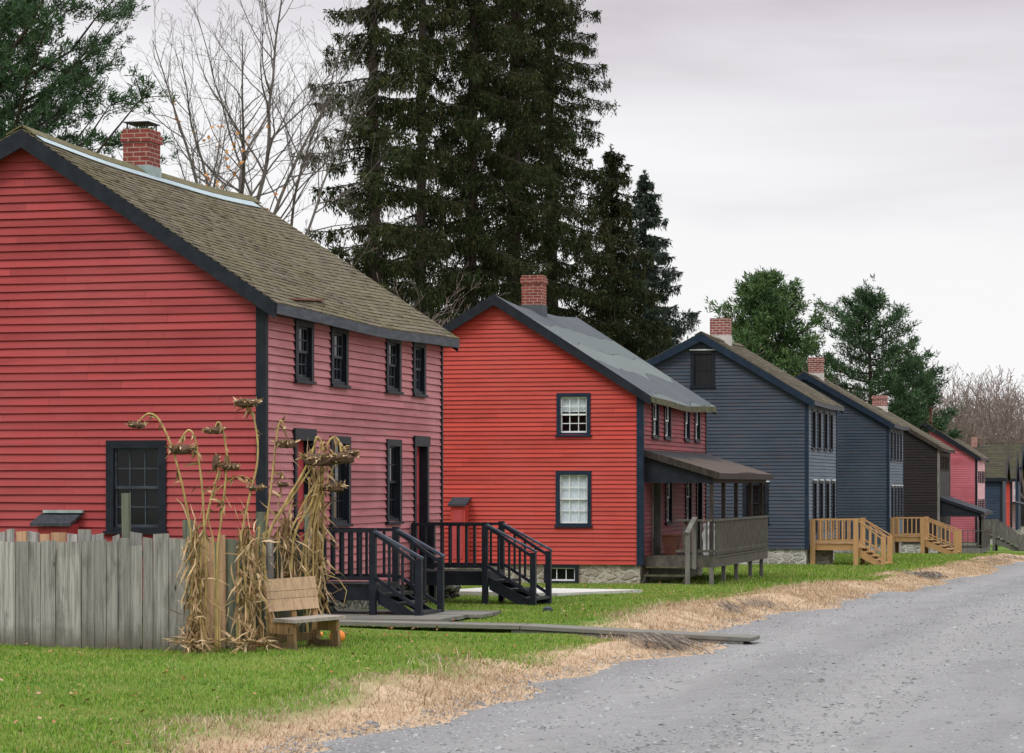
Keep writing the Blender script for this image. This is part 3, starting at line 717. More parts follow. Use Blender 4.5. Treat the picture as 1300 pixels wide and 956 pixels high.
        if kind == 'shingle':
            for f, nm in ((P, 'shingles'), (Q, 'shingles')):
                mb = MB(); LL = L if f is P else LB; nc = int(LL/course); big = shw if f is P else shw*3
                for c in range(nc+1):
                    t1 = min(1.012, 1-(nc-c)*course/LL+.02/LL); t0 = max(0.0, t1-1.35*course/LL)
                    if t1 <= 0.01: continue
                    y = ya-.02-random.uniform(0, .1)
                    while y < yb:
                        w = big*random.uniform(.55, 1.35); ye = min(yb+.02, y+w)
                        if ye-y < .03: break
                        lift = random.uniform(.022, .034)*(1.25 if random.random() < .05 else 1); dt = random.uniform(-.006, .008)/LL
                        a, b = max(ya-.02, y), ye-.005
                        mb.hexa([f(t0, a, .002), f(t1+dt, a, .004), f(t1+dt, b, .004), f(t0, b, .002), f(t0, a, .012), f(t1+dt, a, lift), f(t1+dt, b, lift), f(t0, b, .012)])
                        y += w
                mb.build(nm, shm, rf)
            mb = MB(); y = ya-.02
            while y < yb:
                e = min(yb+.02, y+.22)
                mb.hexa([P(.045, y, .035), P(.045, e, .035), P(.0, e, .04), P(.0, y, .04), P(.045, y, .055), P(.045, e, .055), P(-.004, e, .065), P(-.004, y, .065)])
                mb.hexa([Q(.0, y, .04), Q(.0, e, .04), Q(.045, e, .035), Q(.045, y, .035), Q(-.004, y, .062), Q(-.004, e, .062), Q(.045, e, .055), Q(.045, y, .055)])
                y = e-.01
            mb.build('ridge_cap', edge or shm, rf)
        # rake boards (near and far gable)
        for Y, sg in ((ya, -1), (yb, 1)):
            mb = MB()
            for f in (P, Q):
                a = [f(0, Y, 0), f(1, Y, 0)]
                y0, y1 = (Y-.03, Y-.002) if sg < 0 else (Y+.002, Y+.03)
                (xa, _, za), (xb_, _, zb_) = a
                xa_ = xa
                mb.hexa([(xa_, y0, za-rakew*1.15), (xb_, y0, zb_-rakew), (xb_, y1, zb_-rakew), (xa_, y1, za-rakew*1.15), (xa_, y0, za+.005), (xb_, y0, zb_+.005), (xb_, y1, zb_+.005), (xa_, y1, za+.005)])
            mb.build('rake_board', s.trim, rf)
        for f, X in ((P, x1), (Q, xb)):
            mb = MB(); sgn = 1 if f is P else -1
            for i in range(N):
                a, b = ya+(yb-ya)*i/N, ya+(yb-ya)*(i+1)/N; za = f(1, a)[2]; zb2 = f(1, b)[2]
                X0, X1 = X+.002*sgn, X+.028*sgn
                mb.hexa([(X0, a, za-.15), (X1, a, za-.15), (X1, b, zb2-.15), (X0, b, zb2-.15), (X0, a, za-.005), (X1, a, za-.005), (X1, b, zb2-.005), (X0, b, zb2-.005)])
            mb.build('fascia', fasc_m or s.trim, rf)
        mb = MB(); ze = z1-.14
        mb.box(FX+.03, x1-.002, s.Y0-.0, yb-.03, ze, ze+.02); mb.build('soffit', s.trim, rf)
        s.P = P; s.Q = Q; s.rf = rf
        return rf
    def chimney(s, Yc, w, l, top, mat, cap='corbel', flash=None, base=None):
        zb = s.Zr-.35; mb = MB()
        x0, x1, y0, y1 = s.Xr-w/2, s.Xr+w/2, Yc-l/2, Yc+l/2
        if cap == 'corbel':
            mb.box(x0, x1, y0, y1, zb, top-.20); mb.box(x0-.03, x1+.03, y0-.03, y1+.03, top-.20, top-.07); mb.box(x0-.005, x1+.005, y0-.005, y1+.005, top-.07, top)
        else: mb.box(x0, x1, y0, y1, zb, top)
        ch = mb.build('chimney', mat, s.rf)
        if flash:
            mb = MB(); mb.box(x0-.015, x1+.015, y0-.015, y1+.015, zb, s.Zr+flash[1]); mb.build('chimney_flashing', flash[0], s.rf)
        return (x0, x1, y0, y1)
    def foundation(s, mat, inset=.05, gaps=()):
        mb = MB(); e = inset
        x0, x1, y0, y1 = s.Xb+e, FX-e, s.Y0+e, s.Y1-e; z0, z1 = s.Zg-.5, s.Zw
        mb.box(x0, x1, y0, y1, z0, z1-.003); mb.build('foundation', mat, s.root)

def make_house(uapex, vapex, uc, uf, ve, vbase, vw, **k):
    """read one house's size off its gable corner (uc), far corner (uf), apex, eave, wall foot"""
    Y0, Y1 = fy(uc, FX), fy(uf, FX)
    ov = k.get('ovy', .22)
    Xr = gx(uapex, Y0-ov); Zr = hz(vapex, Xr, Y0-ov)-.08
    Ze = hz(ve, FX+.25, Y0-ov) + .25*(Zr-hz(ve, FX, Y0))/(FX-Xr)-.05
    Zw = hz(vw, FX, Y0); Zg = hz(vbase, FX, Y0)
    print('HOUSE', round(Y0,2), round(Y1,2), 'Xr', round(Xr,2), 'Zr', round(Zr,2), 'Ze', round(Ze,2), 'Zw', round(Zw,2), 'Zg', round(Zg,2), 'prof', round(float(np.interp(Y0, PROF[:,0], PROF[:,1])),2))
    return Y0, Y1, Zg, Zw, Ze, Xr, Zr

def bal_rail(mb, p, q, zt, zb, sp=.13, w=.03, tr=(.07, .045)):
    """railing between p and q (x,y), zt = [z top at p, at q], zb = bottom"""
    p = np.array(p, float); q = np.array(q, float); L = np.linalg.norm(q-p)
    mb.bar((*p, zt[0]-tr[1]/2), (*q, zt[1]-tr[1]/2), tr[0], tr[1]); mb.bar((*p, zb[0]+.02), (*q, zb[1]+.02), .035, .05)
    n = max(1, int(L/sp))
    for i in range(1, n):
        t = i/n; c = p+(q-p)*t; z0 = zb[0]+(zb[1]-zb[0])*t+.045; z1 = zt[0]+(zt[1]-zt[0])*t-tr[1]-.002
        mb.box(c[0]-w/2, c[0]+w/2, c[1]-w/2, c[1]+w/2, z0, z1)

def stoop(house, Ya, Yb, Xd, Zd, Zt, Zg, Xs, mat, railm, trm, nst=3, postw=.09, balw=.035, sp=.13, floor=None, newel=.82, skirt=False, X0=None):
    """deck against the front with stairs running down towards the road"""
    X0 = FX+.04 if X0 is None else X0
    mb = MB(); n = max(3, int((Xd-X0)/.13))
    for i in range(n):
        a = X0+(Xd-X0)*i/n; b = X0+(Xd-X0)*(i+1)/n-.008
        mb.box(a, b, Ya-.03, Yb+.03, Zd-.03, Zd)
    deck = mb.build('porch', floor or mat, house)
    mb = MB(); h = .20
    mb.box(X0, Xd, Ya-.04, Ya+.0, Zd-.031-h, Zd-.032); mb.box(X0, Xd, Yb-.0, Yb+.04, Zd-.031-h, Zd-.032); mb.box(Xd-.04, Xd+.0, Ya+.001, Yb-.001, Zd-.031-h, Zd-.032)
    mb.build('deck_frame', mat, deck)
    pw = postw/2
    posts = [(Xd-pw, Ya-.045+pw*0), (Xd-pw, Yb+.045)]
    for (x, y) in ((Xd-.05, Ya-.045-pw), (Xd-.05, Yb+.045+pw)):
        mb = MB(); mb.box(x-pw, x+pw, y-pw, y+pw, Zg-.1, Zt+.02); mb.build('post', mat, deck)
    for (y) in (Ya-.045-pw, Yb+.045+pw):
        mb = MB(); mb.box(X0+.01, X0+.01+postw, y-pw, y+pw, Zg-.1, Zt); mb.build('post', mat, deck)
        mb = MB(); bal_rail(mb, (X0+.01+postw, y), (Xd-.05-pw, y), (Zt, Zt), (Zd+.06, Zd+.06), sp, balw); mb.build('railing', mat, deck)
    # stairs
    run = (Xs-Xd); rise = Zd-Zg
    for i in range(nst):
        x = Xd + run*(i+.0)/nst + .0; z = Zd - rise*(i+1)/(nst+1)
        mb = MB(); mb.box(x-.02, x+run/nst+.04, Ya-.0, Yb+.0, z-.04, z); mb.build('step', floor or mat, deck)
    for y in (Ya-.04, Yb+.0):
        mb = MB()
        mb.hexa([(Xd+.002, y, Zd-rise*.52), (Xs+.05, y, Zg-.12), (Xs+.05, y+.04, Zg-.12), (Xd+.002, y+.04, Zd-rise*.52),
                 (Xd+.002, y, Zd-rise*.16), (Xs+.05, y, Zg+rise*.08), (Xs+.05, y+.04, Zg+rise*.08), (Xd+.002, y+.04, Zd-rise*.16)])
        mb.build('stringer', mat, deck)
    zn = Zg+rise*.12+newel
    for y in (Ya-.045-pw, Yb+.045+pw):
        mb = MB(); mb.box(Xs-pw, Xs+pw, y-pw, y+pw, Zg-.1, zn-.01); mb.build('newel_post', mat, deck)
        mb = MB(); mb.bar((Xd-.03, y-.01, Zt-.02), (Xs+.06, y-.01, zn+.0), .075, .035); mb.build('handrail', trm, deck)
        mb = MB(); d = (zn-Zt)
        bal_rail(mb, (Xd-.05+pw, y+.002), (Xs-pw, y+.002), (Zt-.045, zn-.03), (Zd+.06, zn-.03-(Zt-.045-Zd-.06)), max(sp, .15), balw); mb.build('stair_railing', mat, deck)
    return deck

EXP = .114
# ---- house 1 : nearest, red gable, front paler from fading and painted-in sky sheen
h1 = House('wooden_house', 'nearest red house with mossy brown shingle roof behind the picket fence and sunflowers', *make_house(28, 160, 335, 559, 383, 787, 700, ovy=.22)[:7], -20.3, M['red1'], M['red1f'], M['trim'], EXP)
h1.Zg = -.05; h1.Zw = .28
g0, g1 = gx(136, h1.Y0), gx(212, h1.Y0)
gw = (g0, g1, hz(674, (g0+g1)/2, h1.Y0), hz(559, (g0+g1)/2, h1.Y0))
h1.gop = [(gw[0]+.04, gw[1]-.04, gw[2]+.01, gw[3]-.04)]
f1 = []
for u0, u1, k in ((372, 395, 'u'), (417.7, 439, 'u'), (488, 506.4, 'u'), (522, 537.7, 'u'), (371, 396.5, 'd'), (417, 442, 'w'), (488.6, 507, 'w'), (523.5, 541.5, 'd')):
    z = dict(u=(3.39, 4.27), d=(.50, 2.70), w=(1.31, 2.62))[k]
    f1.append((fy(u0, FX), fy(u1, FX), z[0], z[1], k))
h1.fop = [(a+.04, b-.04, c+.01, d-.04) for a, b, c, d, k in f1]
h1.walls(); h1.trimwork(.10)
h1.roof('shingle', .09, .15, .125, .22, M['fascia'], M['shingle1'], M['mossedge'])
window(h1.root, 'g', *gw, M['trim'], M['fascia'], h1.gmap, frame_w=.11, sill=True)  # paler sash colour paints in the light caught by muntin edges
for a, b, c, d, k in f1:
    if k == 'd': door(h1.root, a, b, c, d, h1.fmap, M['trim'], M['door_red'], .17)
    else: window(h1.root, 'f', a, b, c, d, M['trim'], M['fascia'] if k == 'u' else M['trim'], h1.fmap, frame_w=.11, curtain=0)
h1.foundation(M['stone1'])
def ridge_flash(h, a, b, m, t0=.045, t1=.085):
    mb = MB(); n = 14
    for i in range(n):
        y0 = a+(b-a)*i/n; y1 = a+(b-a)*(i+1)/n-.0
        mb.hexa([h.P(t1, y0, .036), h.P(t1, y1, .036), h.P(t0, y1, .036), h.P(t0, y0, .036), h.P(t1, y0, .043), h.P(t1, y1, .043), h.P(t0, y1, .047), h.P(t0, y0, .047)])
    mb.build('ridge_flashing', m, h.rf)
ridge_flash(h1, h1.Y0-.2, h1.Y1-.2, M['flash'])
yc = fy(180, h1.Xr)
ct = hz(166, h1.Xr, yc)
x0, x1, y0, y1 = h1.chimney(yc, .42, .50, ct, M['brick'], flash=(M['copper'], .02))
mb = MB()
for a in (x0+.05, x1-.05):
    for b in (y0+.05, y1-.05): mb.box(a-.01, a+.01, b-.01, b+.01, ct, ct+.10)
mb.box(x0+.0, x1-.0, y0+.0, y1-.0, ct+.10, ct+.115); mb.build('chimney_cover', M['dark'], h1.rf)
mb = MB()   # fallen strip of old flashing lying near the eave
a0 = h1.P(.955, fy(372, FX+.1), .04); a1 = h1.P(.90, fy(425, FX+.1), .045)
mb.bar(a0, a1, .10, .025); mb.build('loose_batten', M['brown_box'], h1.rf)
stoop(h1.root, 36.05, 37.0, -10.95, .50, 1.27, -.02, -10.33, M['trim'], M['trim'], M['railhi'], floor=M['deckblk'], sp=.125)
stoop(h1.root, 42.1, 43.0, -10.9, .49, 1.27, -.08, -10.15, M['trim'], M['trim'], M['railhi'], floor=M['deckblk'], sp=.135)
# cellar hatch box on the gable wall
a, b = gx(60, h1.Y0), gx(101, h1.Y0); zt = hz(652, a, h1.Y0)
mb = MB(); mb.box(a, b, h1.Y0-.32, h1.Y0-.024, .0, zt-.14); mb.box(a+.04, b-.04, h1.Y0-.335, h1.Y0-.3202, .1, zt-.2); hb = mb.build('hatch_box', M['door_red'], h1.root)
mb = MB(); mb.hexa([(a-.07, h1.Y0-.43, zt-.17), (b+.05, h1.Y0-.43, zt-.17), (b+.05, h1.Y0-.026, zt-.03), (a-.07, h1.Y0-.026, zt-.03), (a-.07, h1.Y0-.43, zt-.13), (b+.05, h1.Y0-.43, zt-.13), (b+.05, h1.Y0-.026, zt+.01), (a-.07, h1.Y0-.026, zt+.01)])
mb.build('lid', M['black'], hb)
mb = MB(); mb.box(a-.02, b+.08, h1.Y0-.11, h1.Y0-.022, zt+.0105, zt+.05); mb.build('lid_flashing', M['copper'], hb)

# ---- house 2 : bright red with roll roofing and front porch
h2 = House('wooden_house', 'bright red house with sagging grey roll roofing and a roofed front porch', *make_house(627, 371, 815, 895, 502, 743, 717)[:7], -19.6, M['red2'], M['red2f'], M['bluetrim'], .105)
h2.Zg = -.42
def gwin(h, u0, u1, v0, v1):
    a, b = gx(u0, h.Y0), gx(u1, h.Y0); X = (a+b)/2; return (a, b, hz(v1, X, h.Y0), hz(v0, X, h.Y0))
w_up = gwin(h2, 707, 750, 499, 552); w_lo = gwin(h2, 706, 751, 598, 667)
h2.gop = [(w[0]+.04, w[1]-.04, w[2]+.01, w[3]-.04) for w in (w_up, w_lo)]
def frow(h, us, v0, v1, uref):
    Yr = fy(uref, FX); z0, z1 = hz(v1, FX, Yr), hz(v0, FX, Yr)
    return [(fy(a, FX), fy(b, FX), z0, z1) for a, b in us]
up2 = frow(h2, ((826.5, 834.5), (842, 850), (867.5, 874), (880.5, 887)), 509, 555, 832)
lo2 = frow(h2, ((843.5, 851.5), (869, 876.5)), 598, 664, 848)
dr2 = frow(h2, ((826.5, 837), (883, 890)), 600, 706, 832)
h2.fop = [(w[0]+.03, w[1]-.03, w[2]+.01, w[3]-.03) for w in up2+lo2+dr2]
h2.walls(); h2.trimwork(.12); h2.trim = M['trim']
h2.roof('roll', .14, rakew=.22, fasc_m=M['greenrot'], shm=M['rolled'])
window(h2.root, 'g', *w_up, M['bluetrim'], M['white'], h2.gmap, frame_w=.09, curtain=.42, rows=2)
window(h2.root, 'g', *w_lo, M['bluetrim'], M['white'], h2.gmap, frame_w=.09, curtain=1, rows=2)
for w in up2: window(h2.root, 'f', *w, M['trim'], M['white'], h2.fmap, frame_w=.07, curtain=.5, rows=1, cols=2)
for w in lo2: window(h2.root, 'f', *w, M['trim'], M['white'], h2.fmap, frame_w=.08, curtain=.4, rows=2, cols=2)
for i, w in enumerate(dr2): door(h2.root, *w, h2.fmap, M['rotgrey'] if i == 0 else M['trim'], M['rotbrown'], .12)
h2.foundation(M['stone2'])
h2.chimney(fy(678, h2.Xr), .52, .5, hz(350, h2.Xr, fy(677, h2.Xr)), M['brick'], flash=(M['rolled'], .03))
# basement window, closet
a, b = gx(691, h2.Y0), gx(734, h2.Y0); zt = h2.Zw-.01
window(h2.root, 'g', a, b, hz(740, a, h2.Y0), zt, M['trim'], M['white'], lambda s, z, d: (s, h2.Y0-.0-d, z), rows=1, cols=3, sill=False, double=False, frame_w=.07)
mb = MB(); mb.quad((a+.05, h2.Y0+.045, zt-.4), (b-.05, h2.Y0+.045, zt-.4), (b-.05, h2.Y0+.045, zt-.02), (a+.05, h2.Y0+.045, zt-.02)); mb.build('cellar_dark_sheet', M['room'], h2.root)  # near-black sheet painting in the shade of the unlit cellar
a, b = gx(573, h2.Y0-.35), gx(591, h2.Y0-.35); zt = hz(641, a, h2.Y0); zb = h2.Zw+.02
mb = MB(); mb.box(a, b, h2.Y0-.40, h2.Y0-.024, zb, zt); cb = mb.build('closet', M['red2'], h2.root)
mb = MB(); mb.box(a+.05, b-.05, h2.Y0-.42, h2.Y0-.4005, zb+.1, zt-.12); mb.build('closet_door', M['door_red'], cb)
mb = MB(); mb.hexa([(a-.05, h2.Y0-.48, zt-.02), (b+.05, h2.Y0-.48, zt-.02), (b+.05, h2.Y0-.024, zt+.14), (a-.05, h2.Y0-.024, zt+.14), (a-.05, h2.Y0-.48, zt+.03), (b+.05, h2.Y0-.48, zt+.03), (b+.05, h2.Y0-.024, zt+.19), (a-.05, h2.Y0-.024, zt+.19)])
mb.build('closet_roof', M['black'], cb)
def shed_porch(h, uw, vw, ufr, vfr, vdeck, posts, Zg, roofm, edgem, postm, rails, deckm, Yn=None, Yf=None, fasc=.16, valance=True, raise_=.0, raildeep=.8, npost_low=5, boarded=True):
    Yn = h.Y0+.25 if Yn is None else Yn; Yf = h.Y1-.05 if Yf is None else Yf
    Xf = gx(ufr, Yn); zw = hz(vw, FX, Yn); zf = hz(vfr, Xf, Yn); zd = hz(vdeck, Xf, Yn)
    print('PORCH', Yn, Yf, 'Xf', Xf, 'z', zw, zf, zd)
    mb = MB(); n = int((Xf-.1-FX)/.13)
    for i in range(n):
        a = FX+.03+(Xf-.1-FX)*i/n; mb.box(a, a+(Xf-.1-FX)/n-.008, Yn, Yf, zd-.03, zd)
    deck = mb.build('porch', deckm, h.root)
    mb = MB(); mb.box(FX+.03, Xf-.1, Yn+.001, Yn+.04, zd-.26, zd-.032); mb.box(Xf-.14, Xf-.1, Yn+.041, Yf-.01, zd-.26, zd-.032); mb.build('deck_frame', deckm, deck)
    mb = MB(); o = .12; N = 10
    for i in range(N):
        y0 = Yn-o+(Yf+o-Yn+o)*i/N; y1 = Yn-o+(Yf+o-Yn+o)*(i+1)/N
        j0 = -.03*math.sin(i*.9); j1 = -.03*math.sin((i+1)*.9)
        mb.hexa([(FX+.03, y0, zw-.06), (Xf, y0, zf-.06+j0), (Xf, y1, zf-.06+j1), (FX+.03, y1, zw-.06), (FX+.03, y0, zw), (Xf, y0, zf+j0), (Xf, y1, zf+j1), (FX+.03, y1, zw)])
    pr = mb.build('porch_roof', roofm, deck)
    mb = MB(); mb.box(Xf+.002, Xf+.03, Yn-o, Yf+o, zf-.07-fasc*.5, zf-.012)
    mb.hexa([(FX+.03, Yn-o-.03, zw-fasc), (Xf+.03, Yn-o-.03, zf-fasc), (Xf+.03, Yn-o-.002, zf-fasc), (FX+.03, Yn-o-.002, zw-fasc), (FX+.03, Yn-o-.03, zw), (Xf+.03, Yn-o-.03, zf), (Xf+.03, Yn-o-.002, zf), (FX+.03, Yn-o-.002, zw)])
    mb.build('porch_fascia', edgem, deck)
    if valance:
        mb = MB(); y = Yn-.03; mb.hexa([(FX+.03, y, zf-.24), (Xf-.14, y, zf-.24), (Xf-.14, y+.025, zf-.24), (FX+.03, y+.025, zf-.24), (FX+.03, y, zw-fasc), (Xf-.14, y, zf-.10), (Xf-.14, y+.025, zf-.10), (FX+.03, y+.025, zw-fasc)])
        mb.build('gable_infill', M['trim'], deck)
    mb = MB(); mb.box(Xf-.24, Xf-.14, Yn, Yf, zf-.24, zf-.13); mb.build('beam', postm, deck)
    for u in posts:
        y = min(Yf-.05, max(Yn+.05, fy(u, Xf-.18))); mb = MB(); mb.box(Xf-.235, Xf-.145, y-.045, y+.045, zd+.001, zf-.241); mb.build('post', postm, deck)
        mb = MB(); mb.box(Xf-.235, Xf-.145, y-.045, y+.045, Zg-.15, zd-.031); mb.build('pier_post', M['rotgrey'], deck)
    if rails:
        zr = zd+raildeep
        mb = MB(); mb.bar((Xf-.12, Yn+.02, zr), (Xf-.12, Yf, zr-.0), .09, .05)
        mb.bar((Xf-.12, Yn+.02, zd+.12), (Xf-.12, Yf, zd+.12), .04, .06)
        mb.bar((FX+.75, Yn+.02, zr), (Xf-.165, Yn+.02, zr), .09, .05); mb.bar((FX+.75, Yn+.02, zd+.12), (Xf-.15, Yn+.02, zd+.12), .04, .06)
        for i in range(5): x = FX+.95+(Xf-.3-FX-.95)*i/4; mb.box(x-.02, x+.02, Yn, Yn+.04, zd+.151, zr-.026)
        mb.build('railing', M['porchwood'], deck)
        mb = MB(); y = Yn+.1
        while y < Yf-.1:
            w = random.uniform(.12, .18)
            mb.box(Xf-.118, Xf-.098, y, y+w*.62, zd+.02, zr-.027); y += w
        mb.build('board_railing', M['porchwood'], deck)
    return deck, Xf, zw, zf, zd, Yn, Yf
pd, Xf, zw, zf, zd, Yn, Yf = shed_porch(h2, 821, 571, 913, 600, 706.5, (903, 919, 935, 953, 967), -.42, M['porchroof'], M['rotbrown'], M['rotbrown'], True, M['porchwood'], raildeep=.84)
# steps at the near end of the porch, grey timber
for i in range(3):
    z = zd-.05-(.62)*(i+1)/3.3; mb = MB(); mb.box(FX+.1, FX+1.15, Yn-.28*(i+1), Yn-.28*(i+1)+.26, z-.035, z); mb.build('step', M['greenrot'], pd)
for x in (FX+.12, FX+1.07):
    mb = MB(); mb.hexa([(x, Yn-.9, -.55), (x+.04, Yn-.9, -.55), (x+.04, Yn-.01, -.3), (x, Yn-.01, -.3), (x, Yn-.9, -.38), (x+.04, Yn-.9, -.38), (x+.04, Yn-.01, zd-.27), (x, Yn-.01, zd-.27)]); mb.build('stringer', M['rotbrown'], pd)
xn = FX+1.2
mb = MB(); mb.box(xn-.05, xn+.05, Yn-.95, Yn-.85, -.5, zd+.56); mb.build('newel_post', M['rotgrey'], pd)
mb = MB(); mb.box(xn-.05, xn+.05, Yn-.06, Yn-.002, zd-.3, zd+.86); mb.build('newel_post', M['rotgrey'], pd)
mb = MB(); mb.bar((xn, Yn-.98, zd+.56), (xn, Yn+.04, zd+.90), .11, .05); mb.build('handrail', M['rotgrey'], pd)
def top_box(name, label, cat, m, *b, **k):
    mb = MB(); mb.box(*b, **k); o = mb.build(name, m); return tag(o, label, cat)
# things standing on that porch
mb = MB(); cx, cy = FX+.45, Yn+1.1
mb.hexa([(cx-.12, cy-.15, zd), (cx+.12, cy-.15, zd), (cx+.12, cy+.15, zd), (cx-.12, cy+.15, zd), (cx-.2, cy-.25, zd+.46), (cx+.2, cy-.25, zd+.46), (cx+.2, cy+.25, zd+.46), (cx-.2, cy+.25, zd+.46)])
mb.box(cx-.22, cx+.22, cy-.27, cy+.27, zd+.461, zd+.49)
tag(mb.build('wooden_bin', M['brown_box']), 'tapered brown wooden bin beside the door on the red house porch', 'bin')
mb = MB(); cx, cy = -10.9, Yn+1.2; n = 12
prof = [(.0, .13), (.06, .15), (.3, .14), (.5, .17), (.62, .12), (.72, .15), (.80, .04)]
for k in range(len(prof)-1):
    for i in range(n):
        A = [(cx+prof[kk][1]*(1+.12*math.sin(3*ii))*math.cos(2*math.pi*ii/n), cy+prof[kk][1]*(1+.12*math.sin(3*ii))*math.sin(2*math.pi*ii/n), zd+prof[kk][0]) for kk, ii in ((k, i), (k, (i+1) % n), (k+1, (i+1) % n), (k+1, i))]
        mb.quad(*A)
tag(mb.build('laundry_sack', M['curtain']), 'white cloth sack standing behind the porch railing of the red house', 'sack')

# ---- house 3 : blue-grey with gable windows and new stairs
h3 = House('wooden_house', 'tall worn blue house with an attic window, standing beyond the bright red house', *make_house(890, 421, 1025, 1061, 508, 718.7, 697)[:7], -20.2, M['blue3'], M['blue3f'], M['bluetrim'], .118)
w_up = gwin(h3, 877, 908, 445, 491); w_lo = gwin(h3, 943, 976, 612, 664)
h3.gop = [(w[0]+.04, w[1]-.04, w[2]+.01, w[3]-.04) for w in (w_up, w_lo)]
up3 = frow(h3, ((1029.6, 1034), (1037, 1041), (1045, 1049), (1052.3, 1056)), 520, 570, 1037)
lo3 = frow(h3, ((1031, 1035.4), (1039, 1043.4), (1047, 1051.3), (1054.7, 1058.7)), 610, 674, 1039)
h3.fop = [(w[0]+.03, w[1]-.03, w[2]+.01, w[3]-.03) for w in up3+lo3]
h3.walls(); h3.trimwork(.08)
h3.trim = M['bluetrim']
h3.roof('shingle', .05, .3, .16, .24, M['fascia'], M['shingle3'], M['shingle3'])
for w in (w_up, w_lo): window(h3.root, 'g', *w, M['trim'], M['trim'], h3.gmap, frame_w=.12, header=M['white'], rows=2, cols=3)
for w in up3+lo3: window(h3.root, 'f', *w, M['trim'], M['trim'], h3.fmap, frame_w=.1, rows=2, cols=2, header=M['white'] if w in lo3 else None)
h3.foundation(M['stone3'])
h3.chimney(fy(915, h3.Xr), .68, .6, hz(404, h3.Xr, fy(914, h3.Xr)), M['brick_far'], cap='plain', flash=(M['concrete'], .16))
def new_stairs(h, u0, ud, us, vdeck, vrail, Zg, Ya, Yb):
    Xd = gx(ud, Ya); Xs = gx(us, Ya); zd = hz(vdeck, Xd, Ya); zt = hz(vrail, Xd, Ya)
    print('STAIR', Xd, Xs, zd, zt)
    return stoop(h.root, Ya, Yb, Xd, zd, zt, Zg, Xs, M['lumber'], M['lumber'], M['lumber'], nst=5, postw=.16, balw=.045, sp=.17, newel=.95)
s3 = new_stairs(h3, 1031, 1089, 1122, 690, 659, -.90, h3.Y0+.5, h3.Y0+2.3)
mb = MB(); mb.box(FX+.0, FX+.62, h3.Y0+.9, h3.Y0+2.0, -1.0, hz(700, FX, h3.Y0)); mb.build('stone_pier', M['stone2'], h3.root)

# ---- house 4
h4 = House('wooden_house', 'dull blue house without gable windows, beside the bare dark brown house', *make_house(1021, 471.5, 1128, 1146, 538, 704, 690)[:7], -20.2, M['blue4'], M['blue3f'], M['bluetrim'], .125)
up4 = frow(h4, ((1129.8, 1132.2), (1134, 1136.2), (1138, 1140), (1142, 1143.8)), 546, 584, 1133)
lo4 = frow(h4, ((1130.8, 1133.2), (1135, 1137.2), (1138.8, 1141), (1142.5, 1144.6)), 617, 658, 1134)
h4.fop = [(w[0]+.03, w[1]-.03, w[2]+.01, w[3]-.03) for w in up4+lo4]
h4.walls(); h4.trimwork(.08); h4.roof('shingle', .05, .34, .18, .24, M['bluetrim'], M['shingle3'], M['shingle3'])
for w in up4+lo4: window(h4.root, 'f', *w, M['trim'], M['trim'], h4.fmap, frame_w=.1, detail=0, header=M['white'] if w in lo4 else None)
h4.foundation(M['stone3'])
h4.chimney(fy(1036, h4.Xr), .62, .6, hz(454, h4.Xr, fy(1036, h4.Xr)), M['brick_far'], flash=(M['concrete'], .16))
s4 = new_stairs(h4, 1131, 1173, 1214, 681, 657, -1.15, h4.Y0+.5, h4.Y0+2.2)

# ---- house 5 : bare dark boards
h5 = House('wooden_house', 'unpainted dark brown house with a lean-to porch beside the pink house', *make_house(1104, 513, 1192, 1205.5, 569, 704, 690)[:7], -20.0, M['brown5'], M['brown5'], M['rotbrown'], .14)
up5 = frow(h5, ((1193.4, 1195.2), (1196.2, 1197.9), (1199, 1200.7), (1201.8, 1203.5)), 578, 596, 1196)
h5.fop = [(w[0]+.03, w[1]-.03, w[2]+.01, w[3]-.03) for w in up5]
h5.walls(); h5.trimwork(.08, M['rotgrey']); h5.roof('shingle', .06, .4, .2, .2, M['rotbrown'], M['shingle3'], M['shingle3'])
for w in up5: window(h5.root, 'f', *w, M['rotbrown'], M['white'], h5.fmap, frame_w=.08, rows=1, cols=2)
h5.foundation(M['stone3'])
h5.chimney(fy(1117, h5.Xr), .75, .7, hz(502, h5.Xr, fy(1116, h5.Xr)), M['brick_far'], flash=(M['concrete'], .1))
shed_porch(h5, 1194, 631, 1249, 650, 696, (1240, 1243, 1246, 1248), -1.8, M['black'], M['trim'], M['rotgrey'], True, M['rotgrey'], raildeep=.9)

# ---- house 6 : pink
h6 = House('wooden_house', 'pink house with dark trim standing far down the row', *make_house(1170.5, 532.5, 1240, 1250, 580.5, 698, 688)[:7], -20.0, M['pink6'], M['pink6f'], M['trim'], .14)
w6 = gwin(h6, 1168, 1179, 542, 551)
up6 = frow(h6, ((1241.3, 1242.6), (1243.6, 1244.8), (1245.8, 1247), (1247.9, 1249)), 598, 612, 1243)
lo6 = frow(h6, ((1241.3, 1242.6), (1243.6, 1244.8), (1245.8, 1247), (1247.9, 1249)), 634, 660, 1243)
h6.gop = [(w6[0]+.04, w6[1]-.04, w6[2]+.01, w6[3]-.04)]
h6.fop = [(w[0]+.03, w[1]-.03, w[2]+.01, w[3]-.03) for w in up6+lo6]
h6.walls(); h6.trimwork(.10, M['trim']); h6.roof('shingle', .05, .45, .2, .28, M['trim'], M['shingle3'], M['shingle3'])
window(h6.root, 'g', *w6, M['trim'], M['white'], h6.gmap, frame_w=.08, double=False, rows=1)
for w in up6+lo6: window(h6.root, 'f', *w, M['trim'], M['trim'], h6.fmap, frame_w=.1, detail=0)
h6.foundation(M['stone3'])
h6.chimney(fy(1177, h6.Xr), .62, .6, hz(517, h6.Xr, fy(1176, h6.Xr)), M['brick'], cap='plain')
